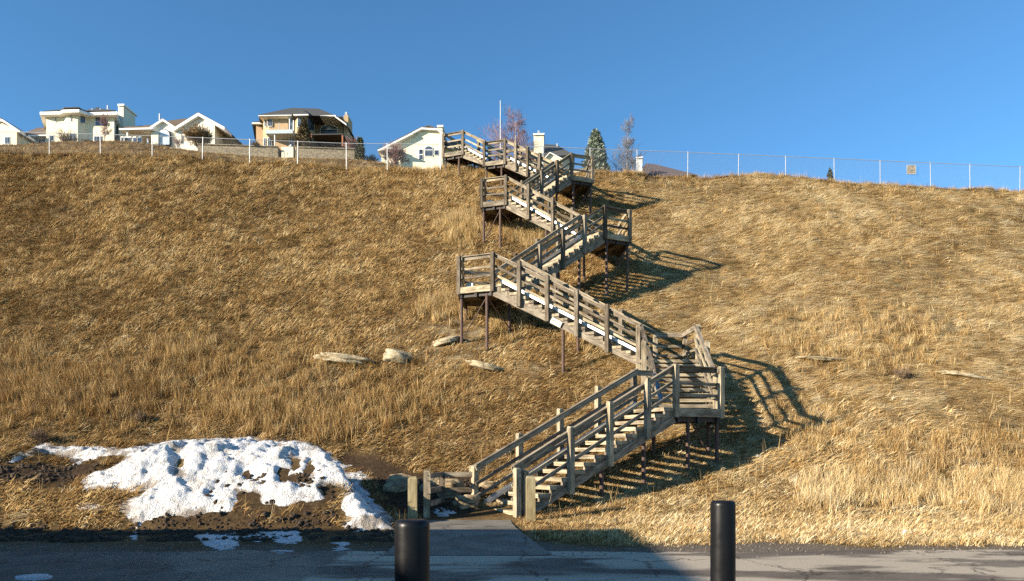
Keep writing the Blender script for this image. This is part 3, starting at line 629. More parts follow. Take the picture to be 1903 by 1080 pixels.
# ------------------------------------------------------------------ the wooden staircase
stair = empty('wooden_staircase', (0.1, 17.3, 0), 'long weathered wooden staircase zigzagging up the dry grass hillside on rusty steel legs', 'staircase')
def V3(p, z): return Vector((p[0], p[1], z))
def lerp(a, b, t): return tuple(a[i] + (b[i] - a[i]) * t for i in range(len(a)))
def tone(): return min(1, max(0, rnd.gauss(.55, .27)))
RAILH = (1.12, .74, .42)
def rails_between(parent, A, B, zA, zB, inward, skip=(), hs=RAILH, ext=0.):
    """three rails from post A to post B; inward = side on which they are bolted"""
    for i, h in enumerate(hs):
        if i in skip: continue
        mb = MB(); a = V3(A, zA + h - .055) + inward * .10; b = V3(B, zB + h - .055) + inward * .10
        d = (b - a).normalized(); a -= d * (.06 + ext); b += d * (.06 + ext)
        mb.beam(a, b, .045, .12 if i == 0 else .085, tone()); 
        if i == 0: mb.beam(a + Vector((0, 0, .079)) - inward * .03, b + Vector((0, 0, .079)) - inward * .03, .12, .035, tone())
        mb.build('rail', M['wood'], parent)
TONE = [.34]
def post(parent, P, z0, z1, ang, w=.138, tn=None):
    mb = MB(); tn = min(1, max(0, rnd.gauss(TONE[0], .14))) if tn is None else tn
    mb.post(P[0], P[1], z0, z1, w, ang, tn)
    c, s = math.cos(ang), math.sin(ang)
    for dz in (.10, .22, .52):      # bolt heads on the outer face
        for sg in (-1, 1):
            q = Vector((P[0], P[1], z1 - dz)) + Vector((s, -c, 0)) * sg * w / 2 + Vector((c, s, 0)) * .03
            mb.tube(q, q + Vector((s, -c, 0)) * sg * .012, .013, n=6, tone=.0)
    return mb.build('post', M['wood'], parent)
def leg(parent, P, ztop, r=.058, zg=None):
    mb = MB(); zg = h1(*P) - .25 if zg is None else zg
    if ztop - zg < .15: return
    mb.tube((P[0], P[1], zg), (P[0], P[1], ztop), r, n=10); mb.build('leg', M['rust'], parent)
def brace(parent, A, zA, B, zB):
    mb = MB(); mb.tube(V3(A, zA), V3(B, zB), .022, n=6); mb.build('brace', M['rust'], parent)

def flight(name, n0, n1, f0, f1, z0, z1, risers, nposts, far_posts, legs=(), newel=(1, 0, 1, 0), nposts_t=None, channel=True, sign=False):
    """n = camera-side edge, f = hill-side edge; 0 foot, 1 head"""
    N0, N1, F0, F1 = (Vector((*p, 0)) for p in (n0, n1, f0, f1))
    st = MB(); steps = risers
    across = ((F0 - N0).normalized() + (F1 - N1).normalized()).normalized()
    dirn = (N1 - N0).normalized(); ang = math.atan2(dirn.y, dirn.x); rise = (z1 - z0) / steps
    # two cut stringers
    for P0, P1, s in ((N0, N1, 1), (F0, F1, -1)):
        for off in (.10,):
            a0 = P0 + across * s * off; a1 = P1 + across * s * off; out = []
            for k in range(steps):
                p = a0.lerp(a1, k / steps); q = a0.lerp(a1, (k + 1) / steps); zt = z0 + rise * (k + 1) - .07
                out += [(p.x, p.y, zt), (q.x, q.y, zt)]
            lo1 = Vector((a1.x, a1.y, z1 - .42)); lo0 = Vector((a0.x, a0.y, z0 - .18))
            # solid as a run of blocks, one per step, under a common lower edge
            for k in range(steps):
                p = a0.lerp(a1, k / steps); q = a0.lerp(a1, (k + 1) / steps)
                zb0 = lo0.z + (lo1.z - lo0.z) * k / steps; zb1 = lo0.z + (lo1.z - lo0.z) * (k + 1) / steps; zt = z0 + rise * (k + 1) - .095
                w = across * .04; tn = .45
                st.hexa([V3(p - w, zb0), V3(q - w, zb1), V3(q + w, zb1), V3(p + w, zb0), V3(p - w, zt), V3(q - w, zt), V3(q + w, zt), V3(p + w, zt)], tn)
            st.beam(V3(a0 - across * s * .048, z0 - .07), V3(a1 - across * s * .048, z1 - .31), .03, .20, .5)
    fl = st.build('flight', M['wood'], stair)
    for k in range(steps):
        mb = MB(); zt = z0 + rise * (k + 1)
        for j in (0, 1):
            ta = (k + .5 * j - .06) / steps; tb = (k + .5 * j + .42) / steps
            a, b = N0.lerp(N1, ta) + across * .02, N0.lerp(N1, tb) + across * .02
            c, d = F0.lerp(F1, tb) - across * .02, F0.lerp(F1, ta) - across * .02
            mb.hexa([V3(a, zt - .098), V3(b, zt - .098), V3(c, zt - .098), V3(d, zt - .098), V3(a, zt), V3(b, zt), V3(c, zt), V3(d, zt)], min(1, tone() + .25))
        mb.build('tread', M['wood'], fl)
    # posts and rails, both sides
    for P0, P1, s, npst, nw in ((N0, N1, 1, nposts, newel[:2]), (F0, F1, -1, far_posts, newel[2:])):
        ins = across * s
        pts = [(i + 1) / (npst + 1) for i in range(npst)] if not (s == 1 and nposts_t) else nposts_t
        for t in pts:
            p = P0.lerp(P1, t) - ins * .03; z = z0 + (z1 - z0) * t
            post(fl, (p.x, p.y), z - .30, z + rise + 1.14, ang)
        if nw[0]: p = P0 - ins * .03; post(fl, (p.x, p.y), z0 - .1, z0 + 1.16, ang)
        if nw[1]: p = P1 - ins * .03; post(fl, (p.x, p.y), z1 - .40, z1 + 1.16, ang)
        rails_between(fl, (P0.x, P0.y), (P1.x, P1.y), z0 + rise * .5, z1 + rise * .1, ins, skip=())
    if channel:      # wheel channel for bicycles: along the left side going up
        lft = Vector((-dirn.y, dirn.x, 0)); s = 1 if lft.dot(across) < 0 else -1
        P0, P1 = (N0, N1) if s == 1 else (F0, F1); o = across * s * .30
        a, b = V3(P0 + o, z0 + rise + .035), V3(P1 + o, z1 + rise + .035); a = a.lerp(b, .02); b = a.lerp(b, .97); mb = MB()
        for dw, dh, w, h in ((0, 0, .13, .02), (-.06, .045, .012, .09), (.06, .045, .012, .09)):
            mb.beam(a + across * dw + Vector((0, 0, dh)), b + across * dw + Vector((0, 0, dh)), w, h)
        mb.build('wheel_channel', M['channel'], fl)
    for t, s in legs:
        p = (N0.lerp(N1, t) + across * .16) if s == 0 else (F0.lerp(F1, t) - across * .16)
        leg(fl, (p.x, p.y), z0 + (z1 - z0) * t - .16)
    return fl
def landing(poly, z, front, rail_edges, leg_pts, braces=(), frame=True, labels=None, post_idx=(), low=.42):
    """poly: deck outline, counter-clockwise from the front left corner; rail_edges: pairs of corners"""
    mb = MB(); n = len(poly); A = [(x, y, z - .06) for x, y in poly]; B = [(x, y, z) for x, y in poly]
    mb.prism(A, B, .55)
    # joist boards on the rim
    cen = Vector((sum(p[0] for p in poly) / n, sum(p[1] for p in poly) / n, 0))
    ld = mb.build('landing', M['wood'], stair)
    for i in range(n):
        a, b = Vector((*poly[i], 0)), Vector((*poly[(i + 1) % n], 0))
        nrm = Vector(((b - a).y, -(b - a).x, 0)).normalized()
        if nrm.dot(cen - a) > 0: nrm = -nrm
        fb = MB(); fb.beam(V3(a + nrm * .026, z - .12), V3(b + nrm * .026, z - .12), .045, .235, tone()); fb.build('fascia', M['wood'], ld)
    if frame:
        fr = MB()
        for t0, t1 in ((.06, .06), (.5, .5), (.94, .94)):
            a = Vector(lerp(poly[0], poly[1], t0)).to_3d(); b = Vector(lerp(poly[-1], poly[2], t1)).to_3d()
            fr.beam(V3(a, z - .32), V3(b, z - .32), .09, .16)
        a, b = Vector(poly[0]).to_3d(), Vector(poly[1]).to_3d(); inn = (cen - (a + b) / 2).normalized()
        fr.beam(V3(a + inn * .12, z - .30), V3(b + inn * .12, z - .30), .08, .14)
        fr.build('steel_frame', M['darksteel'], ld)
    done = set()
    for i, j in rail_edges:
        a, b = Vector((*poly[i], 0)), Vector((*poly[j], 0)); nrm = Vector(((b - a).y, -(b - a).x, 0)).normalized()
        if nrm.dot(cen - (a + b) / 2) < 0: nrm = -nrm
        for k in (i, j):
            if k in done: continue
            done.add(k); p = Vector((*poly[k], 0)); ang = math.atan2((b - a).y, (b - a).x)
            post(ld, poly[k], z - .26, z + 1.18, ang)
        rails_between(ld, poly[i], poly[j], z, z, nrm)
    for p in leg_pts: leg(ld, p, z - .25)
    for a, za, b, zb in braces: brace(ld, a, za, b, zb)
    return ld
Z1, Z2, Z3, Z4, Z5, Z6, Z7, Z8 = 2.73, 4.53, 7.60, 10.82, 13.45, 15.80, 17.75, 18.85
# landings
LA = [(4.45, 20.44), (5.87, 21.15), (5.93, 21.95), (4.05, 21.95), (3.53, 21.85)]
L2 = [(4.2, 24.9), (6.15, 24.9), (6.1, 26.6), (5.06, 26.6)]
L3 = [(-1.97, 27.98), (-.71, 27.4), (.42, 28.62), (.14, 29.2), (-.75, 30.6), (-2.0, 30.2)]
L4 = [(3.97, 32.1), (5.11, 32.7), (5.0, 34.9), (3.92, 34.9), (2.95, 33.45)]
L5 = [(-1.46, 36.2), (-.30, 35.8), (.67, 37.2), (-.25, 38.55), (-1.4, 38.2)]
L6 = [(3.1, 39.1), (4.22, 39.5), (4.15, 41.3), (3.05, 41.7), (2.14, 40.35)]
L7 = [(-1.57, 42.4), (-.41, 42.05), (.47, 43.4), (-.65, 43.9)]
L8 = [(-3.99, 43.95), (-2.84, 43.5), (-2.0, 44.75), (-3.2, 45.3)]
def inset(poly, i, d=.12):
    n = len(poly); c = Vector((sum(p[0] for p in poly) / n, sum(p[1] for p in poly) / n)); p = Vector(poly[i]); q = p + (c - p).normalized() * d
    return (q.x, q.y)
def lg(poly, z, fr=(.22, .92), back=(2, -1)):
    a, b = Vector(poly[0]), Vector(poly[1]); cen = sum((Vector(p) for p in poly), Vector((0, 0))) / len(poly)
    inn = (cen - (a + b) / 2).normalized() * .12
    f = [tuple(a.lerp(b, t) + inn) for t in fr]; r = [inset(poly, k, .25) for k in back]
    return f + r
def make_landing(poly, z, rails, fr, back):
    p = lg(poly, z, fr, back); br = []
    if len(p) >= 3:
        g0 = h1(*p[0]); br.append((p[0], g0 + .15, p[1], z - .4)) if z - g0 > 1.5 else None
        g2 = h1(*p[-1]); br.append((p[1], z - .4, p[2], max(h1(*p[2]), z - 1.9) + .1))
    return landing(poly, z, None, rails, p, br)
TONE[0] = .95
la = landing(LA, Z1, None, [(0, 1), (1, 2)], [(4.85, 20.78), (5.78, 21.25), (5.7, 21.85), (4.1, 21.8)], [((4.95, 20.9), Z1 - .35, (5.7, 21.6), 1.35), ((4.2, 21.75), 1.5, (5.65, 21.8), Z1 - .4)])
rails_between(la, LA[4], (4.02, 22.1), Z1, Z1, Vector((.2, -1, 0)).normalized(), skip=(2,)); post(la, LA[4], Z1 - 1.0, Z1 + 1.16, .5, tn=.2)
l2 = landing(L2, Z2, None, [(1, 2), (2, 3)], [(6.0, 25.0), (4.4, 25.0)], frame=False)
TONE[0] = .18
l3 = make_landing(L3, Z3, [(0, 1), (0, 5), (4, 5)], (.04, .80), (3, 5))
l4 = make_landing(L4, Z4, [(0, 1), (1, 2), (2, 3)], (.10, .95), (2, 4))
l5 = make_landing(L5, Z5, [(0, 1), (0, 4), (3, 4)], (.06, .75), (2, 4))
l6 = make_landing(L6, Z6, [(0, 1), (1, 2), (2, 3)], (.12, .95), (2, 4))
l7 = make_landing(L7, Z7, [(0, 1), (2, 3)], (.06, .80), (2, 3))
l8 = make_landing(L8, Z8, [(0, 1), (0, 3)], (.04, .75), (2, 3))
# flights: near foot, near head, far foot, far head
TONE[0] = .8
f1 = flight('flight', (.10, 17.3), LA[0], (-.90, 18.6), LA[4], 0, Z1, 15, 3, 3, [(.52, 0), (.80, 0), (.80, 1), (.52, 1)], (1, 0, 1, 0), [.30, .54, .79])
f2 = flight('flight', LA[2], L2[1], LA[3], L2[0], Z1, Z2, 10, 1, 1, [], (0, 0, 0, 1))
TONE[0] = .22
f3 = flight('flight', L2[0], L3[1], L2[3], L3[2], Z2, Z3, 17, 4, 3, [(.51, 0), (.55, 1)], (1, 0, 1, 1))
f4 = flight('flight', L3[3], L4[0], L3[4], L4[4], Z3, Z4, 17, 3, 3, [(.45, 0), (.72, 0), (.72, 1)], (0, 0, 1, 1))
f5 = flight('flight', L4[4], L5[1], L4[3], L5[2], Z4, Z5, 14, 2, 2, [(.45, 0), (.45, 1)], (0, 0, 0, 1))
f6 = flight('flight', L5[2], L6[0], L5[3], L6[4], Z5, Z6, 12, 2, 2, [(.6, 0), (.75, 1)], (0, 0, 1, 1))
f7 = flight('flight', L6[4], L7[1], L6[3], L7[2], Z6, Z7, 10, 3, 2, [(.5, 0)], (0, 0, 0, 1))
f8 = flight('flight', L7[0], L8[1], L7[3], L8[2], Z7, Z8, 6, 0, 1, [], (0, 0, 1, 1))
# low side rail on the left of the foot
def hrail(parent, A, B, z, inward, hs):
    for h in hs:
        mb = MB(); mb.beam(V3(A, z + h), V3(B, z + h), .05, .12, tone()); mb.build('rail', M['wood'], parent)
FA, FB, FC = (-1.95, 17.25), (-1.72, 18.55), (-.92, 18.62)
post(f1, FA, -.1, 1.10, .1, .15, .8); post(f1, FB, -.1, .98, 0, .14, .15)
hrail(f1, (-1.9, 17.4), FB, 0, None, (.98, .64, .34)); hrail(f1, FB, FC, 0, None, (.98, .60, .27))
mb = MB(); mb.post(.30, 17.38, -.1, 1.10, .13, .6, .75); mb.build('post', M['wood'], f1)
# notice plate on the third flight, illegible scrawl; scrawl on the top landing
def plate_on(parent, A, B, t0, t1, zc0, zc1, hgt, out):
    a, b = Vector((*lerp(A, B, t0), zc0)), Vector((*lerp(A, B, t1), zc1))
    mb = MB(); mb.beam(a + out * .10, b + out * .10, .012, hgt); p = mb.build('notice_plate', M['paper'], parent)
    d = b - a; sc = MB(); up = Vector((0, 0, 1))
    for r_ in (.22, -.02):
        x = .08
        while x < .9:
            w = rnd.uniform(.04, .09); q = a + d * x + up * (hgt * (r_ + rnd.uniform(-.06, .06))) + out * .10 + out.normalized() * .008
            e = a + d * (x + w * .6) + up * (hgt * (r_ + rnd.uniform(-.16, .16))) + out * .10 + out.normalized() * .008
            sc.beam(q, e, .004, .022); x += w
    sc.build('scrawl', M['black'], p)
oN = Vector((-.45, -.89, 0))
n0, n1 = L2[0], L3[1]; zz = lambda t: Z2 + (Z3 - Z2) * t
plate_on(f3, n0, n1, .505, .575, zz(.505) - .17, zz(.575) - .17, .20, oN * .3)
sc = MB(); a, b = Vector((*L8[0], Z8 - .12)), Vector((*L8[1], Z8 - .12)); on8 = Vector((-.36, -.93, 0)) * .075
x = .12
while x < .9:
    w = rnd.uniform(.05, .10); sc.beam(a.lerp(b, x) + on8 + Vector((0, 0, rnd.uniform(-.06, .06))), a.lerp(b, x + w) + on8 + Vector((0, 0, rnd.uniform(-.07, .07))), .006, .018); x += w * .8
sc.build('scrawl', M['black'], l8)
for ld, poly, z in ((l3, L3, Z3), (l5, L5, Z5)):   # short kerb plate of bare metal behind the front rail
    a = Vector((*poly[0], z + .14)); b = Vector((*poly[1], z + .14)); inn = Vector((.4, .9, 0)) * .35
    mb = MB(); mb.beam(a.lerp(b, .10) + inn, a.lerp(b, .30) + inn, .06, .10); mb.build('metal_plate', M['channel'], ld)

# ------------------------------------------------------------------ posts, bollards
for px, pyb, pyt, lab, tn in ((767, 968, 887, 'square timber post left of the stair foot, weathered grey', .75), (986, 972, 886, 'square timber post right of the stair foot, greenish with a pale foot', .6)):
    Y = 16.75; X = (px - CX) * Y / F; mb = MB(); zt = CAMZ + (YH - pyt) * Y / F
    mb.post(X, Y, -.15, zt, .20, .05, tn); o = mb.build('timber_post', M['post_wood']); tag(o, lab, 'post', 'timber posts flanking the path')
def bollard(px, Y, r, ztop, lab):
    X = (px - CX) * Y / F; n = 48; mb = MB(); prof_ = [(r * 1.0, -.05), (r * 1.0, .02), (r, .4), (r, .8), (r, ztop - .035), (r * .985, ztop - .022), (r * .93, ztop - .010), (r * .84, ztop - .003), (r * .4, ztop), (0.001, ztop)]
    for k, (rr, z) in enumerate(prof_):
        for i in range(n): t = 2 * math.pi * i / n; mb.v.append((X + rr * math.cos(t), Y + rr * math.sin(t), z))
    for k in range(len(prof_) - 1):
        for i in range(n): j = (i + 1) % n; mb.face([k * n + i, k * n + j, (k + 1) * n + j, (k + 1) * n + i], [(0, 0)] * 4, .5)
    o = mb.build('bollard', M['bollard'], None, True); return tag(o, lab, 'bollard', 'black bollards by the road')
bollard(766, 3.8, .088, 1.247, 'black bollard in front of the path, nearer and wider of the two')
bollard(1343.5, 5.47, .089, 1.228, 'black bollard on the road below the first landing, slimmer looking of the two')

# ------------------------------------------------------------------ chain-link fences
def fence(pxs, lab, first_tall=None):
    base = [(float((x - CX) * crest(x)[1] / F), float(crest(x)[1])) for x in pxs]
    z0 = [h1(*p) for p in base]; hgt = 1.42
    fz = [CAMZ + (YH - float(crest(x)[0])) * float(crest(x)[1]) / F for x in pxs]
    fr = empty('chain_link_fence', (base[0][0], base[0][1], z0[0]), lab, 'fence')
    for i, (p, z) in enumerate(zip(base, z0)):
        mb = MB(); r = .023; ln = rnd.uniform(-.04, .04)
        if first_tall == i: r = .05
        mb.tube((p[0], p[1], z - .4), (p[0] + ln, p[1], fz[i] + hgt + (.04 if first_tall != i else .0)), r, n=8); mb.build('post', M['galv'], fr)
    rl = MB()
    for i in range(len(base) - 1): rl.tube((*base[i], fz[i] + hgt), (*base[i + 1], fz[i + 1] + hgt), .018, n=8)
    rl.build('top_rail', M['galv'], fr)
    w = MB()
    for i in range(len(base) - 1):
        a, b = Vector((*base[i], fz[i] + .04)), Vector((*base[i + 1], fz[i + 1] + .04)); L_ = (b - a).length; s = .085; H_ = hgt - .05; nn = int(L_ / s)
        for k in range(-int(H_ / s), nn):
            for sg in (1, -1):
                t0, t1 = k * s, k * s + H_; u0, u1 = max(t0, 0), min(t1, L_)
                if u1 - u0 < .02: continue
                v0, v1 = u0 - t0, u1 - t0
                if sg < 0: v0, v1 = H_ - v0, H_ - v1
                p = a.lerp(b, u0 / L_) + Vector((0, 0, v0)); q = a.lerp(b, u1 / L_) + Vector((0, 0, v1)); w.tube(p, q, .0019, n=3, cap=False)
    w.build('wire_mesh', M['wire'], fr)
    return fr
fence([-95, -2, 92, 187, 283, 376, 464, 553, 644, 720, 819], 'grey chain link fence on the crest before the houses, ending at the stair top', 10)
fence([905, 1009, 1096, 1185, 1278, 1372, 1460, 1551, 1636, 1730, 1803, 1895, 1990], 'grey chain link fence on the bare crest right of the stair top')
# square board on the fence
x0, y0 = 1693.5, 315.5; Yc = float(crest(x0)[1]) - .05; X = (x0 - CX) * Yc / F; Zc = CAMZ + (YH - y0) * Yc / F; hw = 8.6 * Yc / F
o = MB(); o.box(X - hw, X + hw, Yc - .02, Yc, Zc - hw * 1.02, Zc + hw * 1.02); bd = o.build('notice_board', nmat('mottled_board', (.15, .12, .09), (.44, .40, .33), 9, .8, .1)); tag(bd, 'square weathered notice board wired to the chain link fence', 'sign')
fm = MB(); 
for a, b, c, d in ((-1, -1, 1, -.86), (-1, .86, 1, 1), (-1, -.86, -.86, .86), (.86, -.86, 1, .86)): fm.box(X + a * hw, X + c * hw, Yc - .028, Yc - .0205, Zc + b * hw, Zc + d * hw)
OFF[bd.name] = (0, 0, 0); fm.build('board_frame', M['galv'], bd)
lt = MB()
for r_ in (.55, .15, -.25, -.6):
    x = -.7
    while x < .65: w_ = rnd.uniform(.1, .3); lt.box(X + x * hw, X + min(.7, x + w_) * hw, Yc - .0245, Yc - .0205, Zc + (r_ - .08) * hw, Zc + (r_ + .08) * hw); x += w_ + .1
lt.build('faded_marks', nmat('faded_paint', (.16, .11, .07), (.26, .2, .14), 8, .8, 0), bd)

# ------------------------------------------------------------------ houses
class House:
    """local frame: a along the front, b back from it, c up; pixels of the picture are read on a plane b"""
    def __init__(s, name, px, Y, yaw, zbase, label, cat='house'):
        s.X = (px - CX) * Y / F; s.Y = Y; s.e = Vector((math.cos(yaw), math.sin(yaw), 0)); s.n = Vector((-math.sin(yaw), math.cos(yaw), 0))
        s.o = Vector((s.X, Y, 0)); s.root = empty(name, (s.X, Y, zbase), label, cat); s.zb = zbase
    def p(s, x, y, b=0.):
        """world point where the sight line through (x, y) meets the plane b"""
        r = Vector(((x - CX) / F, 1, (YH - y) / F)); o = Vector((0, 0, CAMZ)); q = s.o + s.n * b
        t = (q - o).dot(s.n) / r.dot(s.n); return o + r * t
    def box(s, mb, x0, y0, x1, y1, b0, b1, tn=.5):
        a, c = s.p(x0, y1, b0), s.p(x1, y0, b0); pts = []
        w = s.e * (c - a).dot(s.e)
        d = s.n * (b1 - b0); z0, z1 = a.z, c.z
        A = Vector((a.x, a.y, z0)); up = Vector((0, 0, z1 - z0))
        mb.hexa([A, A + w, A + w + d, A + d, A + up, A + w + up, A + w + d + up, A + d + up], tn)
    def poly(s, mb, pts, b0, b1, tn=.5):
        A = [s.p(x, y, b0) for x, y in pts]; d = s.n * (b1 - b0); mb.prism(A, [q + d for q in A], tn)
    def part(s, name, mat, fn, parent=None):
        mb = MB(); fn(mb); return mb.build(name, mat, parent or s.root)
    def pbox(s, name, mat, x0, y0, x1, y1, b0, b1, parent=None): return s.part(name, mat, lambda m: s.box(m, x0, y0, x1, y1, b0, b1), parent)
    def ppoly(s, name, mat, pts, b0, b1, parent=None): return s.part(name, mat, lambda m: s.poly(m, pts, b0, b1), parent)
    def band(s, name, mat, line, th, b0, b1, parent=None):
        """a roof edge: the line thickened downwards by th pixels"""
        return s.part(name, mat, lambda m: [s.poly(m, [line[i], line[i + 1], (line[i + 1][0], line[i + 1][1] + th), (line[i][0], line[i][1] + th)], b0, b1) for i in range(len(line) - 1)], parent)
    def window(s, x0, y0, x1, y1, b=0., mull=1, bars=0, arch=False, fr='trim'):
        t = .9
        w = s.pbox('window', M[fr], x0, y0, x1, y1, b - .06, b + .05)
        g = MB(); n = mull + 1; wd = (x1 - x0 - t * (n + 1)) / n
        for k in range(n): s.box(g, x0 + t + k * (wd + t), y0 + t, x0 + t + k * (wd + t) + wd, y1 - t, b - .085, b - .062)
        g.build('pane', M['glass'], w)
        return w
    def hip(s, name, mat, corners, ridge, parent=None):
        """eave corners (px, py, b): front left, front right, back right, back left, all level with the first; ridge two points"""
        z = s.p(*corners[0]).z; c = [s.p(*q) for q in corners]; c = [Vector((q.x, q.y, z + (0 if k < 2 else .01))) for k, q in enumerate(c)]; r = [s.p(*q) for q in ridge]; mb = MB()
        mb.v += [tuple(q) for q in c + r]
        for f in ((0, 1, 5, 4), (1, 2, 5), (2, 3, 4, 5), (3, 0, 4), (3, 2, 1, 0)): mb.face(list(f), [(0, 0)] * len(f), .5)
        return mb.build(name, mat, parent or s.root)
def zb(px, Y): return h1((px - CX) * Y / F, Y)
# leftmost white house, cut by the frame
h = House('house', 0, 108, R(-3), zb(0, 108), 'white house with a sloping gable at the far left end of the row')
h.ppoly('wall', M['stucco'], [(-60, 282), (-60, 232), (-16, 222), (2, 228), (19, 236), (31, 243), (31, 282)], 0, 9)
h.band('roof', M['trim'], [(-62, 228), (-16, 216), (5, 222), (36, 243)], 4, -.7, 9.2)
h.ppoly('roof', M['roof_grey'], [(-62, 227.6), (-16, 213.5), (2, 219), (5, 221.6), (-16, 215.6)], -.6, 9)
h.pbox('wall', M['stucco'], 31.4, 250, 44, 282, 1, 7); h.hip('roof', M['roof_brown'], [(30, 251, .5), (52, 251, .5), (50, 250, 8), (30, 250, 8)], [(33, 243, 4), (40, 244, 4)])
h.window(8, 254, 18, 268, 0, 1)
# cream two-storey house
h = House('house', 150, 110, R(-3), zb(150, 110), 'cream two storey house with a tall square chimney and shaded bay')
def foot(hh, mb, pts, y0, y1, br=0.):
    """walls over a bent front: outline of (px, b) stood between two heights"""
    z0, z1 = hh.p(pts[0][0], y1, br).z, hh.p(pts[0][0], y0, br).z
    A = [hh.p(x, 250, b) for x, b in pts]; mb.prism([(q.x, q.y, z0) for q in A], [(q.x, q.y, z1) for q in A])
h.part('wall', M['stucco'], lambda m: foot(h, m, [(86, 0), (119, 0), (124, -.5), (144.5, -.5), (163, .5), (212, .5), (224, 9), (100, 9)], 212, 284))
h.part('eaves', M['trim'], lambda m: foot(h, m, [(74, -1.0), (111, -1.0), (118, -1.5), (147, -1.5), (163, -.5), (218, -.5), (232, 9.8), (92, 9.8)], 208, 213.2, -1.))
h.part('roof', M['roof_grey'], lambda m: foot(h, m, [(80, -.5), (112, -.5), (119, -1.5), (146, -1.5), (163, .3), (214, .3), (228, 9.4), (98, 9.4)], 206.4, 207.9, -.5))
h.hip('roof', M['roof_grey'], [(80, 206.6, -.6), (158, 206.6, -.6), (170, 206, 8), (96, 206, 8)], [(136, 201.0, 3.4), (148, 201.0, 3.4)])
h.hip('roof', M['roof_grey'], [(150, 206.8, -.2), (215, 206.8, -.2), (226, 206, 8), (160, 206, 8)], [(172, 202.2, 3.4), (190, 202.2, 3.4)])
ch = h.pbox('chimney', M['stucco'], 219.5, 196, 229.5, 280, 3.2, 6.4); h.pbox('cap', M['trim'], 218.3, 193, 230.6, 196.4, 3.0, 6.7, ch)
h.pbox('vent', M['galv'], 198.5, 195.5, 200, 207, 3.5, 3.7); h.pbox('vent', M['roof_grey'], 177, 199.5, 182.5, 203, 3.5, 4.4); h.pbox('vent', M['galv'], 169.5, 202.2, 172, 205.2, 2.4, 2.6); h.pbox('vent', M['galv'], 184.5, 202.2, 187, 205.2, 2.4, 2.6)
h.window(102, 216.5, 105, 228, 0, 0); h.window(121, 216.5, 123.2, 227, -.35, 0); h.window(130, 213.6, 133.2, 226, -.5, 0)
h.part('window', M['trim'], lambda m: m.prism([h.p(148.5, 213.6, -.38), h.p(159.5, 213.8, .22), h.p(159.5, 229.4, .22), h.p(148.5, 229.2, -.38)], [h.p(148.5, 213.6, -.1), h.p(159.5, 213.8, .5), h.p(159.5, 229.4, .5), h.p(148.5, 229.2, -.1)]))
h.part('pane', M['glass'], lambda m: m.prism([h.p(149.6, 215, -.36), h.p(158.5, 215.2, .12), h.p(158.5, 228.2, .12), h.p(149.6, 228, -.36)], [h.p(149.6, 215, -.2), h.p(158.5, 215.2, .3), h.p(158.5, 228.2, .3), h.p(149.6, 228, -.2)]))
h.window(176.5, 216, 198, 233.5, .5, 1); h.window(89, 251, 99.5, 262, 0, 1); h.window(129, 247.5, 141, 266, -.5, 1); h.window(174, 252.5, 190, 267, .5, 2)
h.pbox('wing', M['stucco'], 44, 253, 86, 284, 1.2, 8); h.pbox('eaves', M['trim'], 37, 250.2, 86, 253.4, .2, 8.6); h.hip('roof', M['roof_brown'], [(38, 250.1, .4), (92, 250.1, .4), (100, 249, 8.4), (48, 249, 8.4)], [(70, 237, 4.5), (86, 237, 4.5)])
h.window(65, 257.5, 84, 274, 1.2, 2)
# white house with two gables
h = House('house', 330, 108, R(-3), zb(330, 108), 'white bungalow with two bright gables and an arched window')
h.ppoly('wall', M['stucco_white'], [(283, 286), (283, 240), (302, 226), (324, 240), (324, 286)], 0, 8)
h.ppoly('wall', M['stucco_white'], [(326, 286), (326, 239), (344, 228), (368, 214.5), (399, 233), (399, 286)], -.3, 9)
h.band('roof', M['trim'], [(278, 236), (302, 220.5), (325, 235.5)], 4.2, -.5, 8); h.band('roof', M['trim'], [(322, 238), (368, 209.5), (417, 236)], 5.4, -.85, 9)
h.band('roof', M['roof_brown'], [(278.4, 235.2), (302, 219.6), (324, 234)], .8, -.42, 8.2); h.band('roof', M['roof_brown'], [(322.6, 237), (368, 208.5), (416.4, 235)], .9, -.75, 9.2)
h.ppoly('roof', M['roof_brown'], [(226, 236), (284, 232), (300, 226), (345, 220), (352, 234), (284, 240), (226, 240)], 2.4, 8)
h.pbox('porch_roof', M['trim'], 221, 237, 283, 241.4, -1.6, 6); h.pbox('wall', M['stucco'], 222, 241.8, 283, 284, 3.0, 8)
h.pbox('porch_post', M['trim'], 235, 241.6, 237.5, 270, -1.2, -.9); h.pbox('vent', M['galv'], 295, 211, 297, 226, 2.2, 2.4)
dk = h.pbox('deck', M['trim'], 223, 269, 292, 271.5, -1.9, 3)
for k, (xa, xb) in enumerate(((224, 229), (230, 244), (246, 253), (255, 263.5))):
    w = h.pbox('deck_panel', M['trim'], xa, 253.6, xb, 269, -1.95, -1.85); h.pbox('pane', M['glass'], xa + 1, 255.6, xb - 1, 267, -2.0, -1.955, w)
h.pbox('deck_post', M['trim'], 273, 257, 275, 269, -1.9, -1.7)
h.pbox('wall', M['stucco_white'], 281, 245, 294, 284, -.8, 0)
def arch(hh, mb, x0, x1, ys, yb_, ytop, b0, b1):
    n = 10; pts = [(x1, yb_), (x0, yb_)] + [(x0 + (x1 - x0) * .5 * (1 - math.cos(math.pi * k / n)), ys - (ys - ytop) * math.sin(math.pi * k / n)) for k in range(n + 1)]; hh.poly(mb, pts, b0, b1)
w = h.part('window', M['black'], lambda m: arch(h, m, 293, 316, 250.5, 270, 239.2, -.45, .1)); h.part('pane', nmat('pale_glass', (.45, .52, .58), (.62, .66, .68), .8, .15, 0), lambda m: arch(h, m, 294.2, 314.8, 250.5, 269, 240.6, -.5, -.46), w)
h.window(336, 252, 340, 268, -.3, 0); h.window(384, 252, 389, 266, -.3, 0)
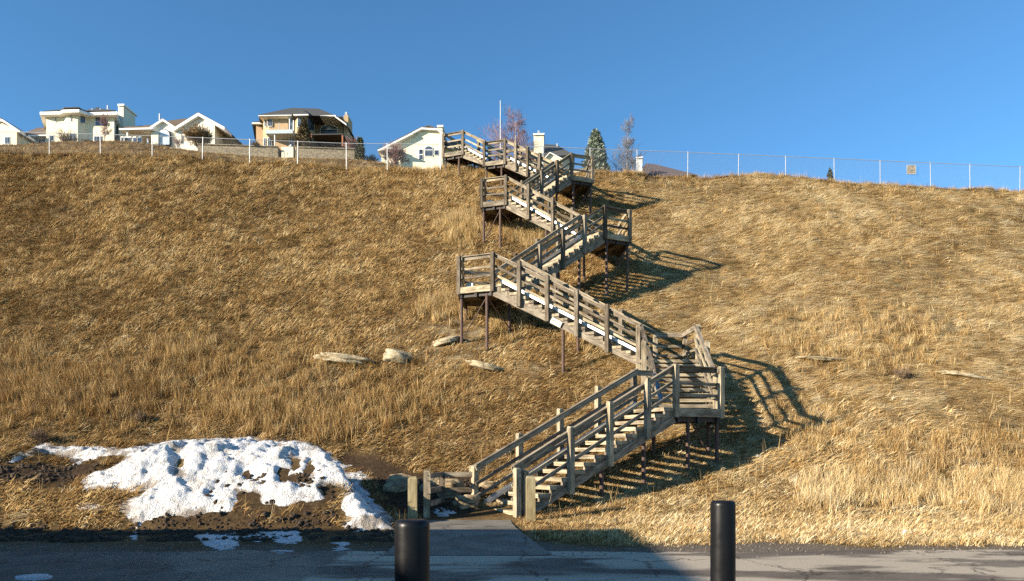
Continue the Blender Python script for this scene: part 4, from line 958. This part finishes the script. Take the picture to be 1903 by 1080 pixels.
h.ppoly('side_wall', M['stucco_tan'], [(400, 242), (420, 244), (446, 268), (446, 285), (400, 285)], 2.5, 8); h.band('roof', M['roof_brown'], [(415, 236), (452, 268.5)], 3, 1.6, 8.4)
h.pbox('door', M['black'], 402, 249, 409, 268, 2.2, 2.45)
# tan house with a balcony
h = House('house', 560, 106, R(-2), zb(560, 106), 'tan two storey house with a grey hip roof and a pale blue balcony')
h.part('wall', M['stucco_tan'], lambda m: foot(h, m, [(489, 1.0), (500, -.2), (535, -.2), (585, 2.4), (637, 2.4), (642, 9), (497, 9)], 215, 292))
h.part('bay', M['stucco_tan'], lambda m: foot(h, m, [(547, -.2), (552, -1.6), (571, -1.6), (585, .7), (585, 1.2), (547, 1.2)], 215.4, 292, -1.6))
h.pbox('wing', M['stucco_tan'], 476, 231, 492, 292, 2.4, 8)
h.hip('roof', M['roof_grey'], [(480, 213.2, -1.2), (626, 214.5, -.4), (640, 212, 10), (492, 212, 10)], [(541, 200.5, 4.5), (592, 201.8, 4.5)])
h.part('eaves', M['trim'], lambda m: [h.box(m, 480, 213.3, 545, 215.6, -1.2, -.9), h.box(m, 545, 212.2, 573, 214.6, -2.5, -2.2), h.box(m, 594.5, 214.0, 624, 216.4, -.45, -.2)])
h.part('soffit', M['stucco'], lambda m: [h.box(m, 480.6, 215.8, 546, 216.6, -1.1, 1), h.box(m, 594.5, 216.5, 636, 217.2, -.4, 2.6)])
h.hip('roof', M['roof_grey'], [(542, 212.6, -2.4), (574, 213, -2.4), (592, 219.5, .6), (540, 212, 1.6)], [(562, 204.6, 1.2), (566, 204.6, 2.6)])
h.band('roof', M['roof_grey'], [(622, 212.5), (643, 228)], 2, -.4, 9); h.band('eaves', M['trim'], [(622, 214.8), (643.5, 230.2)], 2.2, -.5, -.2)
h.part('eaves', M['trim'], lambda m: h.box(m, 468, 227.6, 487, 229.8, 1.4, 1.8)); h.hip('roof', M['roof_grey'], [(468, 227.6, 1.6), (492, 227.6, 1.6), (498, 226, 8), (474, 226, 8)], [(482, 224.5, 4.5), (488, 224.5, 4.5)])
h.window(490.5, 222, 495, 235, .1, 0); h.window(497, 220.5, 506, 235, -.3, 1); h.window(552.4, 217.5, 568, 236, -1.66, 0); 
h.part('window', M['glass'], lambda m: m.prism([h.p(573, 219.5, -1.45), h.p(584, 220.8, .5), h.p(584, 242.5, .5), h.p(573, 241.5, -1.45)], [h.p(573, 219.5, -1.2), h.p(584, 220.8, .8), h.p(584, 242.5, .8), h.p(573, 241.5, -1.2)]))
d = h.pbox('door', M['trim'], 537, 218, 546, 243, -.75, -.5); h.pbox('pane', M['glass'], 538.6, 220, 543.6, 242, -.79, -.752, d)
w = h.part('window', M['trim'], lambda m: arch(h, m, 595, 628, 241, 249, 231.6, 2.22, 2.45)); h.part('pane', M['glass'], lambda m: arch(h, m, 596.4, 626.6, 241, 248, 233, 2.16, 2.215), w)
def fan(m):
    for k in range(1, 8): a = math.pi * k / 8; h.poly(m, [(611 - .25, 241), (611.5 + .25, 241), (611.3 + 14 * math.cos(a) + .3, 241 - 7.4 * math.sin(a)), (611.3 + 14 * math.cos(a) - .3, 241 - 7.4 * math.sin(a))], 2.12, 2.155)
    h.box(m, 595.5, 240.6, 627.5, 241.6, 2.12, 2.155); h.box(m, 597, 244.6, 626, 245.3, 2.12, 2.155)
h.part('glazing_bar', M['trim'], fan, w)
bal = h.pbox('balcony', M['bluegrey'], 493.5, 240.6, 544, 248.4, -2.4, 0)
def balr(m):
    for xx in (494, 518.5, 543): h.box(m, xx - .35, 228, xx + .35, 240.6, -2.35, -2.28)
    h.box(m, 493.6, 227.6, 544, 228.4, -2.36, -2.27)
h.part('railing', M['bluegrey'], balr, bal); h.pbox('balcony_post', M['trim'], 509.5, 248.4, 511, 276, -2.2, -2.0, bal)
h.window(489.6, 256, 494, 272, .2, 0); h.window(497, 255.5, 505, 272, -.3, 1); h.window(537, 257, 547, 276, -.75, 1)
h.part('patio_roof', M['darksteel'], lambda m: [h.box(m, 578, 248, 637, 251, -3.0, .7), h.box(m, 580, 251, 636, 276, .3, .75)])
for xx in (577, 635): h.pbox('patio_post', nmat('red_post', (.30, .10, .05), (.36, .14, .07), 4, .8, 0), xx, 248, xx + 2.4, 272, -2.9, -2.6)
ch = h.pbox('chimney', M['stucco_tan'], 638.5, 214, 647, 285, 1.8, 4.2); h.pbox('flue', M['galv'], 641, 208, 645, 214, 2.4, 3.2, ch)
# terrace walls in front of it, with steps between
h2 = House('retaining_wall', 445, 98, R(0), zb(445, 98), 'rough stone retaining wall left of the terrace steps below the tan house', 'wall')
h2.ppoly('wall_face', M['stonewall'], [(366, 296), (368, 268), (440, 270), (515.5, 272.5), (517.5, 300), (440, 300)], 0, 3)
h2.ppoly('coping', M['stonewall'], [(366, 268.2), (366, 266.8), (440, 268.8), (516, 271.3), (516, 272.7), (440, 270.2)], -.15, 3.1)
h2 = House('retaining_wall', 600, 98, R(0), zb(600, 98), 'rough stone retaining wall right of the terrace steps below the tan house', 'wall')
h2.ppoly('wall_face', M['stonewall'], [(546, 310), (550.5, 273.5), (600, 275), (658, 277), (661.5, 312)], 0, 3)
h2.ppoly('coping', M['stonewall'], [(550, 273.7), (550, 272), (659, 275.5), (659, 277.3)], -.15, 3.1)
h2 = House('terrace_steps', 533, 98.5, R(0), zb(533, 98.5), 'pale terrace steps with a railing between the two stone walls', 'steps')
def stp(m):
    for k in range(6): h2.box(m, 523, 283 - k * 2.0, 545, 296, -.6 + k * .5, 3.2)
h2.part('step', M['stucco'], stp)
h2.part('railing', M['trim'], lambda m: [h2.band('x', M['trim'], [], 1, 0, 1) if 0 else None] + [h2.poly(m, [(528 + 12 * t, 281 - 13 * t), (540, 268), (540, 269.2), (528, 282.2)], -.6, -.5) for t in (0,)] + [h2.box(m, xx, yy, xx + .8, yy + 14, -.6, -.5) for xx, yy in ((528, 281), (534, 274.5), (540, 268))])
# yellow house left of the stair top
h = House('house', 765, 104, R(-2), zb(765, 104), 'yellow stucco house with white roof edges beside the stair top')
h.ppoly('wall', M['stucco_yellow'], [(738, 318), (738, 262), (768, 247), (785, 240), (814, 240), (822, 250), (822, 318)], 0, 8)
h.ppoly('wall', M['stucco_yellow'], [(709, 318), (709, 281.5), (720, 279), (744, 277), (744, 318)], -.9, 6)
h.band('roof', M['trim'], [(766, 246), (783, 237), (812, 238.5), (826, 248.5)], 3.0, -.55, 8.2); h.band('roof', M['trim'], [(702, 278.5), (768, 245.5)], 3.0, -.75, 8.2)
h.band('roof', M['roof_brown'], [(701.6, 277.4), (782, 236.2), (796, 233.8), (812, 237.5), (826.5, 247.6)], .9, -.45, 8.2)
h.ppoly('roof', M['roof_brown'], [(783, 237), (797, 232.6), (812, 238), (800, 239)], 1, 7)
h.band('eaves', M['trim'], [(702, 278), (722, 274), (745, 275.5)], 2.6, -1.8, -.8)
ch = h.pbox('chimney', M['stucco_yellow'], 813.5, 235, 822, 262, 1.0, 3.0); h.pbox('cap', M['trim'], 812, 232.4, 823.6, 235.6, .8, 3.2, ch)
h.window(778, 277, 786, 297, -.02, 0); h.pbox('window_rail', M['trim'], 778, 286.6, 786, 288, -.12, -.09); h.window(806.6, 278.4, 815, 288.6, -.02, 0)
w = h.part('window', M['trim'], lambda m: arch(h, m, 788.4, 804.6, 277, 291, 270.4, -.1, .05)); h.part('pane', M['glass'], lambda m: arch(h, m, 789.8, 803.2, 277, 289.4, 271.8, -.14, -.105), w); h.pbox('window_rail', M['trim'], 789, 278, 804, 279.4, -.18, -.145)
h.window(714.6, 284, 718, 297, -.9, 0); h.window(729, 283, 736, 292, -.9, 0)
h.pbox('wing', M['stucco_yellow'], 826, 274, 872, 318, 1.5, 7); h.hip('roof', M['roof_brown'], [(824, 272.5, .6), (876, 272.5, .6), (874, 271, 8), (826, 271, 8)], [(842, 261.5, 4), (858, 261.5, 4)]); h.pbox('eaves', M['trim'], 824, 272.5, 876, 275, .5, .9)
# houses behind the crest on the right: only roofs and chimneys show
h = House('house', 1020, 84, R(-4), zb(1020, 84), 'house behind the crest with a dark shingle roof and a broad cream chimney')
h.pbox('wall', M['stucco'], 975, 292, 1058, 420, 1, 9); h.hip('roof', M['roof_grey'], [(966, 291, 0), (1068, 291, 0), (1066, 289, 10), (970, 289, 10)], [(1000, 268, 5), (1034, 269, 5)])
ch = h.pbox('chimney', M['stucco'], 992, 250, 1010.5, 300, 1.2, 2.6); h.pbox('cap', M['trim'], 990.8, 247.4, 1011.6, 250.6, 1.0, 2.8, ch); h.pbox('flue', M['galv'], 999, 242.5, 1002.5, 247.4, 1.7, 2.0, ch)
h.pbox('vent', M['galv'], 1033.6, 266.4, 1036.4, 274, 3.6, 3.9)
h.ppoly('gable', M['stucco'], [(1012, 296), (1022, 283.6), (1040, 293), (1040, 300), (1012, 300)], -.4, 2); h.band('gable_roof', M['trim'], [(1010, 295), (1022, 282.4), (1046, 295)], 1.8, -.7, 2)
h = House('house', 1225, 84, R(-10), zb(1225, 84), 'house behind the crest showing only a brown roof slope and a small white chimney')
h.hip('roof', nmat('plum_shingle', (.06, .045, .045), (.10, .075, .075), 9, .9, .3), [(1176, 332, 0), (1296, 332, 0), (1290, 320, 10), (1180, 316, 10)], [(1200, 304, 5), (1214, 304.5, 5)]); h.pbox('wall', M['stucco'], 1184, 334, 1284, 420, .8, 9)
ch = h.pbox('chimney', M['trim'], 1182.6, 293.5, 1193.6, 330, -.6, .6); h.pbox('cap', M['trim'], 1181.4, 291, 1194.8, 294, -.8, .8, ch)
# pole
Y = 58.; X = (930 - CX) * Y / F; z0 = h1(X, Y); mb = MB(); mb.tube((X, Y, z0 - .3), (X, Y, CAMZ + (YH - 187) * Y / F), .045, .03, n=8); tag(mb.build('antenna_pole', M['galv']), 'slender white pole rising behind the stair top', 'pole')

# ------------------------------------------------------------------ trees and bushes
def branch(mb, p, d, ln, r, lev, g, P):
    seg = 3; pts = [p]
    for s in range(seg):
        d = (d + Vector((g.gauss(0, P['wig']), g.gauss(0, P['wig']), g.gauss(0, P['wig']) + P['up'])) ).normalized()
        q = pts[-1] + d * ln / seg; mb.tube(pts[-1], q, r * (1 - .25 * s / seg) , r * (1 - .25 * (s + 1) / seg), n=5 if lev > 1 else 3, cap=False); pts.append(q)
    if lev == 0: return
    for k in range(P['kids'][lev]):
        t = g.uniform(P['from'], 1) * seg; i = min(int(t), seg - 1); q = pts[i].lerp(pts[i + 1], t - i)
        ax = d.orthogonal().normalized(); ax.rotate(Matrix.Rotation(g.uniform(0, 6.283), 3, d)); a = g.uniform(*P['ang'])
        nd = (d * math.cos(a) + ax * math.sin(a)).normalized(); branch(mb, q, nd, ln * g.uniform(*P['len']), max(r * P['rr'], P['rmin']), lev - 1, g, P)
def bare(name, px, Y, ytop, wpx, lab, mat, seed, cat='tree', group=None, stems=1, lev=4, P=None, bark=None, base=None):
    X = (px - CX) * Y / F; zg = h1(X, Y) if base is None else CAMZ + (YH - base) * Y / F; ht = CAMZ + (YH - ytop) * Y / F - zg; wd = wpx * Y / F
    Q = dict(wig=.10, up=.05, kids=[0, 4, 5, 6, 7], ang=(.4, .95), len=(.42, .70), rr=.55, rmin=.006, **{'from': .25}); Q.update(P or {})
    g = random.Random(seed); root = empty(name, (X, Y, zg), lab, cat, group); cr = MB(); tr = MB()
    if stems == 1:
        r = ht * .014; n = 5; d = Vector((0, 0, 1)); p = Vector((X, Y, zg - .1)); top = ht * .92
        pts = [p]; 
        for s in range(n): pts.append(pts[-1] + Vector((g.gauss(0, .03), g.gauss(0, .03), 1)) * top / n); tr.tube(pts[-2], pts[-1], r * (1 - s / n * .85), r * (1 - (s + 1) / n * .85), n=7)
        tr.build('trunk', bark or M['bark'], root)
        nb = Q.get('nb', 26)
        for k in range(nb):
            t = g.uniform(Q.get('low', .25), 1) ; i = min(int(t * n), n - 1); q = pts[i].lerp(pts[i + 1], t * n - i)
            a = g.uniform(0, 6.283); e = g.uniform(*Q.get('elev', (.4, 1.1))); L_ = wd * .5 * (1.15 - .75 * t) / max(.35, math.cos(e)) * g.uniform(.6, 1.0) * Q.get('lf', .62)
            branch(cr, q, Vector((math.cos(a) * math.cos(e), math.sin(a) * math.cos(e), math.sin(e))), L_, r * .35 * (1.1 - t), lev - 1, g, Q)
    else:
        for k in range(stems):
            a = g.uniform(0, 6.283); e = g.uniform(.7, 1.45); q = Vector((X + g.gauss(0, wd * .08), Y + g.gauss(0, wd * .08), zg - .05))
            branch(cr, q, Vector((math.cos(a) * math.cos(e), math.sin(a) * math.cos(e), math.sin(e))), ht * g.uniform(.4, .62), ht * .012, lev - 1, g, Q)
    cr.build('crown', mat, root); return root
bare('birch_tree', 957, 60, 210, 74, 'bare reddish birch tree with fine twigs behind the upper landings', M['twig_red'], 3, lev=4, P=dict(nb=32, kids=[0, 4, 5, 5], rmin=.0065, elev=(.6, 1.25), wig=.14, lf=.8, low=.15), bark=nmat('birch_bark', (.45, .42, .38), (.62, .58, .52), 4, .8, .1))
bare('birch_tree', 925, 62, 240, 34, 'smaller reddish birch standing left of the taller one behind the landings', M['twig_red'], 4, lev=3, P=dict(nb=26, kids=[0, 5, 6], rmin=.010, elev=(.7, 1.3)))
bare('bare_tree', 1165, 64, 233, 62, 'bare grey upright tree right of the blue green spruce', M['twig_grey'], 5, lev=4, P=dict(nb=34, kids=[0, 4, 4, 5], rmin=.008, elev=(.75, 1.3), low=.12, lf=.75))
bare('shrub', 1212, 66, 296, 60, 'low bare reddish shrub on the crest beside the small white chimney', M['twig_red'], 6, 'shrub', None, 16, 3, dict(rmin=.008))
bare('bush', 126, 104, 238, 44, 'leggy bare bush with a brown base before the cream house', M['twig_brown'], 8, 'bush', None, 26, 3, dict(rmin=.016, kids=[0, 5, 5]), base=272)
bare('bush', 160, 104, 252, 22, 'small round brown bush before the shaded bay of the cream house', M['twig_brown'], 9, 'bush', None, 26, 3, dict(rmin=.014), base=272)
bare('ornamental_tree', 195, 104, 220, 40, 'slim bare ornamental tree at the right corner of the cream house', M['twig_red'], 10, lev=3, P=dict(nb=26, kids=[0, 4, 4], rmin=.016, elev=(.7, 1.3)), base=273)
bare('bush', 369, 102, 229, 62, 'dense tawny vase shaped bush before the larger white gable', nmat('tawny_twigs', (.17, .11, .05), (.30, .20, .10), 2, .9, 0), 12, 'bush', None, 90, 3, dict(rmin=.022, kids=[0, 7, 7], wig=.12, up=.10), base=271)
bare('bush', 735, 98, 262, 60, 'bare pinkish bush before the left wing of the yellow house', M['twig_red'], 13, 'bush', None, 40, 3, dict(rmin=.014, kids=[0, 6, 6]), base=304)
bare('bush', 330, 101, 250, 20, 'thin bare bush before the arched window of the white bungalow', M['twig_red'], 14, 'bush', None, 12, 3, dict(rmin=.010), base=272)
bare('bush', 655, 100, 252, 26, 'bare purplish bush at the chimney foot of the tan house', M['twig_red'], 15, 'bush', None, 40, 3, dict(rmin=.016), base=278)
bare('bush', 690, 112, 284, 34, 'dark distant bush between the cypress and the yellow house', M['twig_grey'], 16, 'bush', None, 40, 3, dict(rmin=.016), base=306)
bare('bush', 475, 98, 261, 22, 'round dark bush above the left stone wall of the tan house', M['twig_brown'], 17, 'bush', None, 46, 3, dict(rmin=.018), base=272)
def conifer(name, px, Y, ytop, wpx, lab, mat, seed, n=2600, base=None, droop=.35, power=.8, leaf=.22, cat='tree'):
    X = (px - CX) * Y / F; zg = h1(X, Y) if base is None else CAMZ + (YH - base) * Y / F; ht = CAMZ + (YH - ytop) * Y / F - zg; rad = wpx * Y / F / 2
    g = random.Random(seed); root = empty(name, (X, Y, zg), lab, cat); tr = MB(); tr.tube((X, Y, zg - .2), (X, Y, zg + ht * .95), ht * .018, ht * .004, n=7); tr.build('trunk', M['bark'], root)
    mb = MB(); nb = int(n / 14)
    for k in range(nb):
        t = g.random() ** 1.25; R_ = rad * (1 - t) ** power * g.uniform(.78, 1.08); a = g.uniform(0, 6.283); z = zg + ht * (.02 + .96 * t); o = Vector((math.cos(a), math.sin(a), 0)); sd = Vector((-o.y, o.x, 0))
        for q in range(14):
            s = g.uniform(.35, 1) ; c = Vector((X, Y, z)) + o * R_ * s + sd * g.gauss(0, R_ * .10 + .02) + Vector((0, 0, -droop * R_ * s * .5 + g.gauss(0, .05)))
            dd = (o * g.uniform(.4, 1) + sd * g.gauss(0, .6) + Vector((0, 0, g.gauss(.25, .35)))).normalized(); w = dd.cross(Vector((g.gauss(0, 1), g.gauss(0, 1), g.gauss(0, 1)))).normalized(); L_ = leaf * g.uniform(.6, 1.3)
            mb.tri(c - w * L_ * .28, c + w * L_ * .28, c + dd * L_)
    mb.build('crown', mat, root); return root
conifer('spruce_tree', 1107, 64, 241, 84, 'dense blue green spruce tree standing on the crest right of the stair top', M['spruce'], 21, 16000, leaf=.24, power=.62)
conifer('conifer_tree', 565, 99, 221, 34, 'ragged bronze green conifer before the bay of the tan house', M['bronze'], 22, 3600, base=272, leaf=.34, power=.8)
conifer('cypress_tree', 669, 97, 256, 19, 'dark narrow cypress right of the tan house', M['cedar'], 23, 3000, base=303, leaf=.26, power=.35)
conifer('pine_seedling', 1542, 47.0, 315, 16, 'tiny pine seedling at the foot of the right hand fence', M['cedar'], 24, 900, leaf=.11, power=.6, cat='shrub')

# ------------------------------------------------------------------ rocks
def rock(name, px, py, wpx, hpx, lab, mat, seed, depth=.7, rot=0., group=None, flat=1., sink=.42):
    import bmesh
    X, Y, Z = ground_at(px, py); w = wpx * Y / F / 2; hh = hpx * Y / F / 2
    bm = bmesh.new(); bmesh.ops.create_icosphere(bm, subdivisions=4, radius=1)
    c, s = math.cos(rot), math.sin(rot)
    for v in bm.verts:
        q = v.co.copy(); n1 = float(fbm(np.array(q.x * 1.1 + seed * 3.1), np.array(q.y * 1.1 + q.z * 1.7 + seed), seed, 3)); n2 = float(fbm(np.array(q.x * 4 + q.z * 3), np.array(q.y * 4 + seed), seed + 5, 3))
        q *= 1 + .85 * n1 + .34 * n2 + .05 * math.sin(q.z * 11 + 5 * n1)
        q = Vector((math.copysign(abs(q.x) ** .85, q.x), q.y, math.copysign(abs(q.z) ** .8, q.z)))
        q.z *= .8; x, z = q.x * w, q.z * hh * flat - hh * sink; v.co = Vector((x * c - z * s * .6, q.y * depth + (z * .5), x * s + z))
    me = bpy.data.meshes.new(name); bm.to_mesh(me); bm.free(); me.polygons.foreach_set('use_smooth', [True] * len(me.polygons)); me.materials.append(mat)
    o = bpy.data.objects.new(name, me); scene.collection.objects.link(o); o.location = (X, Y, Z + .0); return tag(o, lab, 'rock', group)
S, Bk = M['sandstone'], M['brownrock']
rock('sandstone_outcrop', 643, 664, 108, 26, 'long pale sandstone slab exposed on the slope left of the third landing', S, 1, .6, -.10)
rock('sandstone_outcrop', 742, 660, 62, 40, 'lumpy pale sandstone outcrop between the long slab and the landing legs', S, 2, .6, -.2)
rock('sandstone_outcrop', 905, 680, 70, 18, 'low pale sandstone ledge below the legs of the third landing', S, 3, .5, -.25)
rock('sandstone_outcrop', 826, 634, 52, 22, 'cracked sandstone hump just left of the tall landing legs', S, 4, .5, .3)
rock('sandstone_outcrop', 1520, 666, 76, 14, 'flat pale rock patch on the slope above the railing shadow', S, 5, .5, -.08)
rock('sandstone_outcrop', 1795, 698, 92, 12, 'thin pale rock ledge on the slope at the far right', S, 6, .4, -.16)
rock('boulder', 937, 838, 30, 16, 'pale boulder beside the far rail of the lowest flight', S, 7, .3)
rock('boulder', 886, 868, 34, 18, 'pale boulder above the low rail at the stair foot', S, 8, .3)
rock('boulder', 748, 906, 70, 62, 'large brown boulder behind the left timber post', Bk, 9, .4, sink=.0)
rock('boulder', 838, 918, 52, 66, 'tall brown boulder seen through the low rail at the stair foot', Bk, 10, .35, sink=.0)
rock('boulder', 868, 938, 44, 46, 'brown boulder beside the foot of the far stringer', Bk, 11, .3, sink=.0)
rock('boulder', 806, 908, 46, 54, 'brown boulder behind the dark post of the low rail', Bk, 12, .3, sink=.0)
rock('boulder', 905, 905, 34, 26, 'brown boulder under the far rail of the lowest flight', Bk, 13, .3, sink=.0)
rock('stone', 236, 626, 20, 7, 'small white stone lying on the left slope', S, 14, .15); rock('stone', 190, 648, 10, 5, 'tiny pale stone below the small white stone on the left slope', S, 15, .1)
rock('stone', 478, 768, 12, 6, 'tiny pale stone among the tall grass above the snow bank', S, 16, .1); rock('stone', 290, 757, 10, 6, 'tiny pale stone by a twiggy weed above the snow bank', S, 18, .1)
def litter(px, py, w, lab, seed):
    X, Y, Z = ground_at(px, py, 11.); g = random.Random(seed); mb = MB(); k = w * Y / F / 2; n = 5; P = [[Vector((X + (i / n - .5) * 2 * k + g.gauss(0, k * .12), Y + (j / n - .5) * 1.4 * k, Z + .03 + abs(g.gauss(0, k * .35)))) for i in range(n + 1)] for j in range(n + 1)]
    for j in range(n):
        for i in range(n): mb.tri(P[j][i], P[j][i + 1], P[j + 1][i + 1]); mb.tri(P[j][i], P[j + 1][i + 1], P[j + 1][i])
    tag(mb.build('litter', M['paper']), lab, 'litter', 'scraps of litter on the grass')
litter(1409, 852, 13, 'crumpled white paper scrap beside the railing shadow', 1); litter(1685, 995, 17, 'crumpled white paper scrap near the road edge at right', 2)
litter(1795, 941, 22, 'flat white paper scrap in the tall pale grass', 3); litter(1317, 970, 9, 'tiny white scrap on the grass beside the right bollard', 4)
# twiggy dead weeds
for i, (px, py, w, lab) in enumerate(((265, 785, 40, 'twiggy dark dead weed above the snow bank'), (75, 825, 60, 'dark dead weed clump at the left end of the snow bank'), (1675, 705, 46, 'brown dead weed on the right slope below the pale rock patch'), (1800, 870, 40, 'dark dead weed in the tall grass at far right'))):
    X, Y, Z = ground_at(px, py); bare('dead_weed', px, Y, py - w * .7, w, lab, M['twig_brown'], 40 + i, 'weed', None, 26, 3, dict(rmin=.005, wig=.2, kids=[0, 5, 5]))

# ------------------------------------------------------------------ the shop behind the camera, which throws the shade over the road
root = empty('shop_building', (-30, -12, 0), 'plain flat roofed shop building beside the road, shading the asphalt', 'building')
mb = MB(); mb.box(-48, -12.0, -30, 7.25, -.1, 4.75); mb.build('wall', M['stucco'], root)
mb = MB(); mb.box(-48.2, -11.8, -30.2, 7.45, 4.753, 5.05); mb.build('roof', M['roof_grey'], root)
for k in range(4):
    mb = MB(); x = -45 + k * 8.4; mb.box(x, x + 4.2, 7.28, 7.35, .4, 3.2); w = mb.build('window', M['trim'], root); mb = MB(); mb.box(x + .1, x + 4.1, 7.353, 7.37, .5, 3.1); mb.build('pane', M['glass'], w)
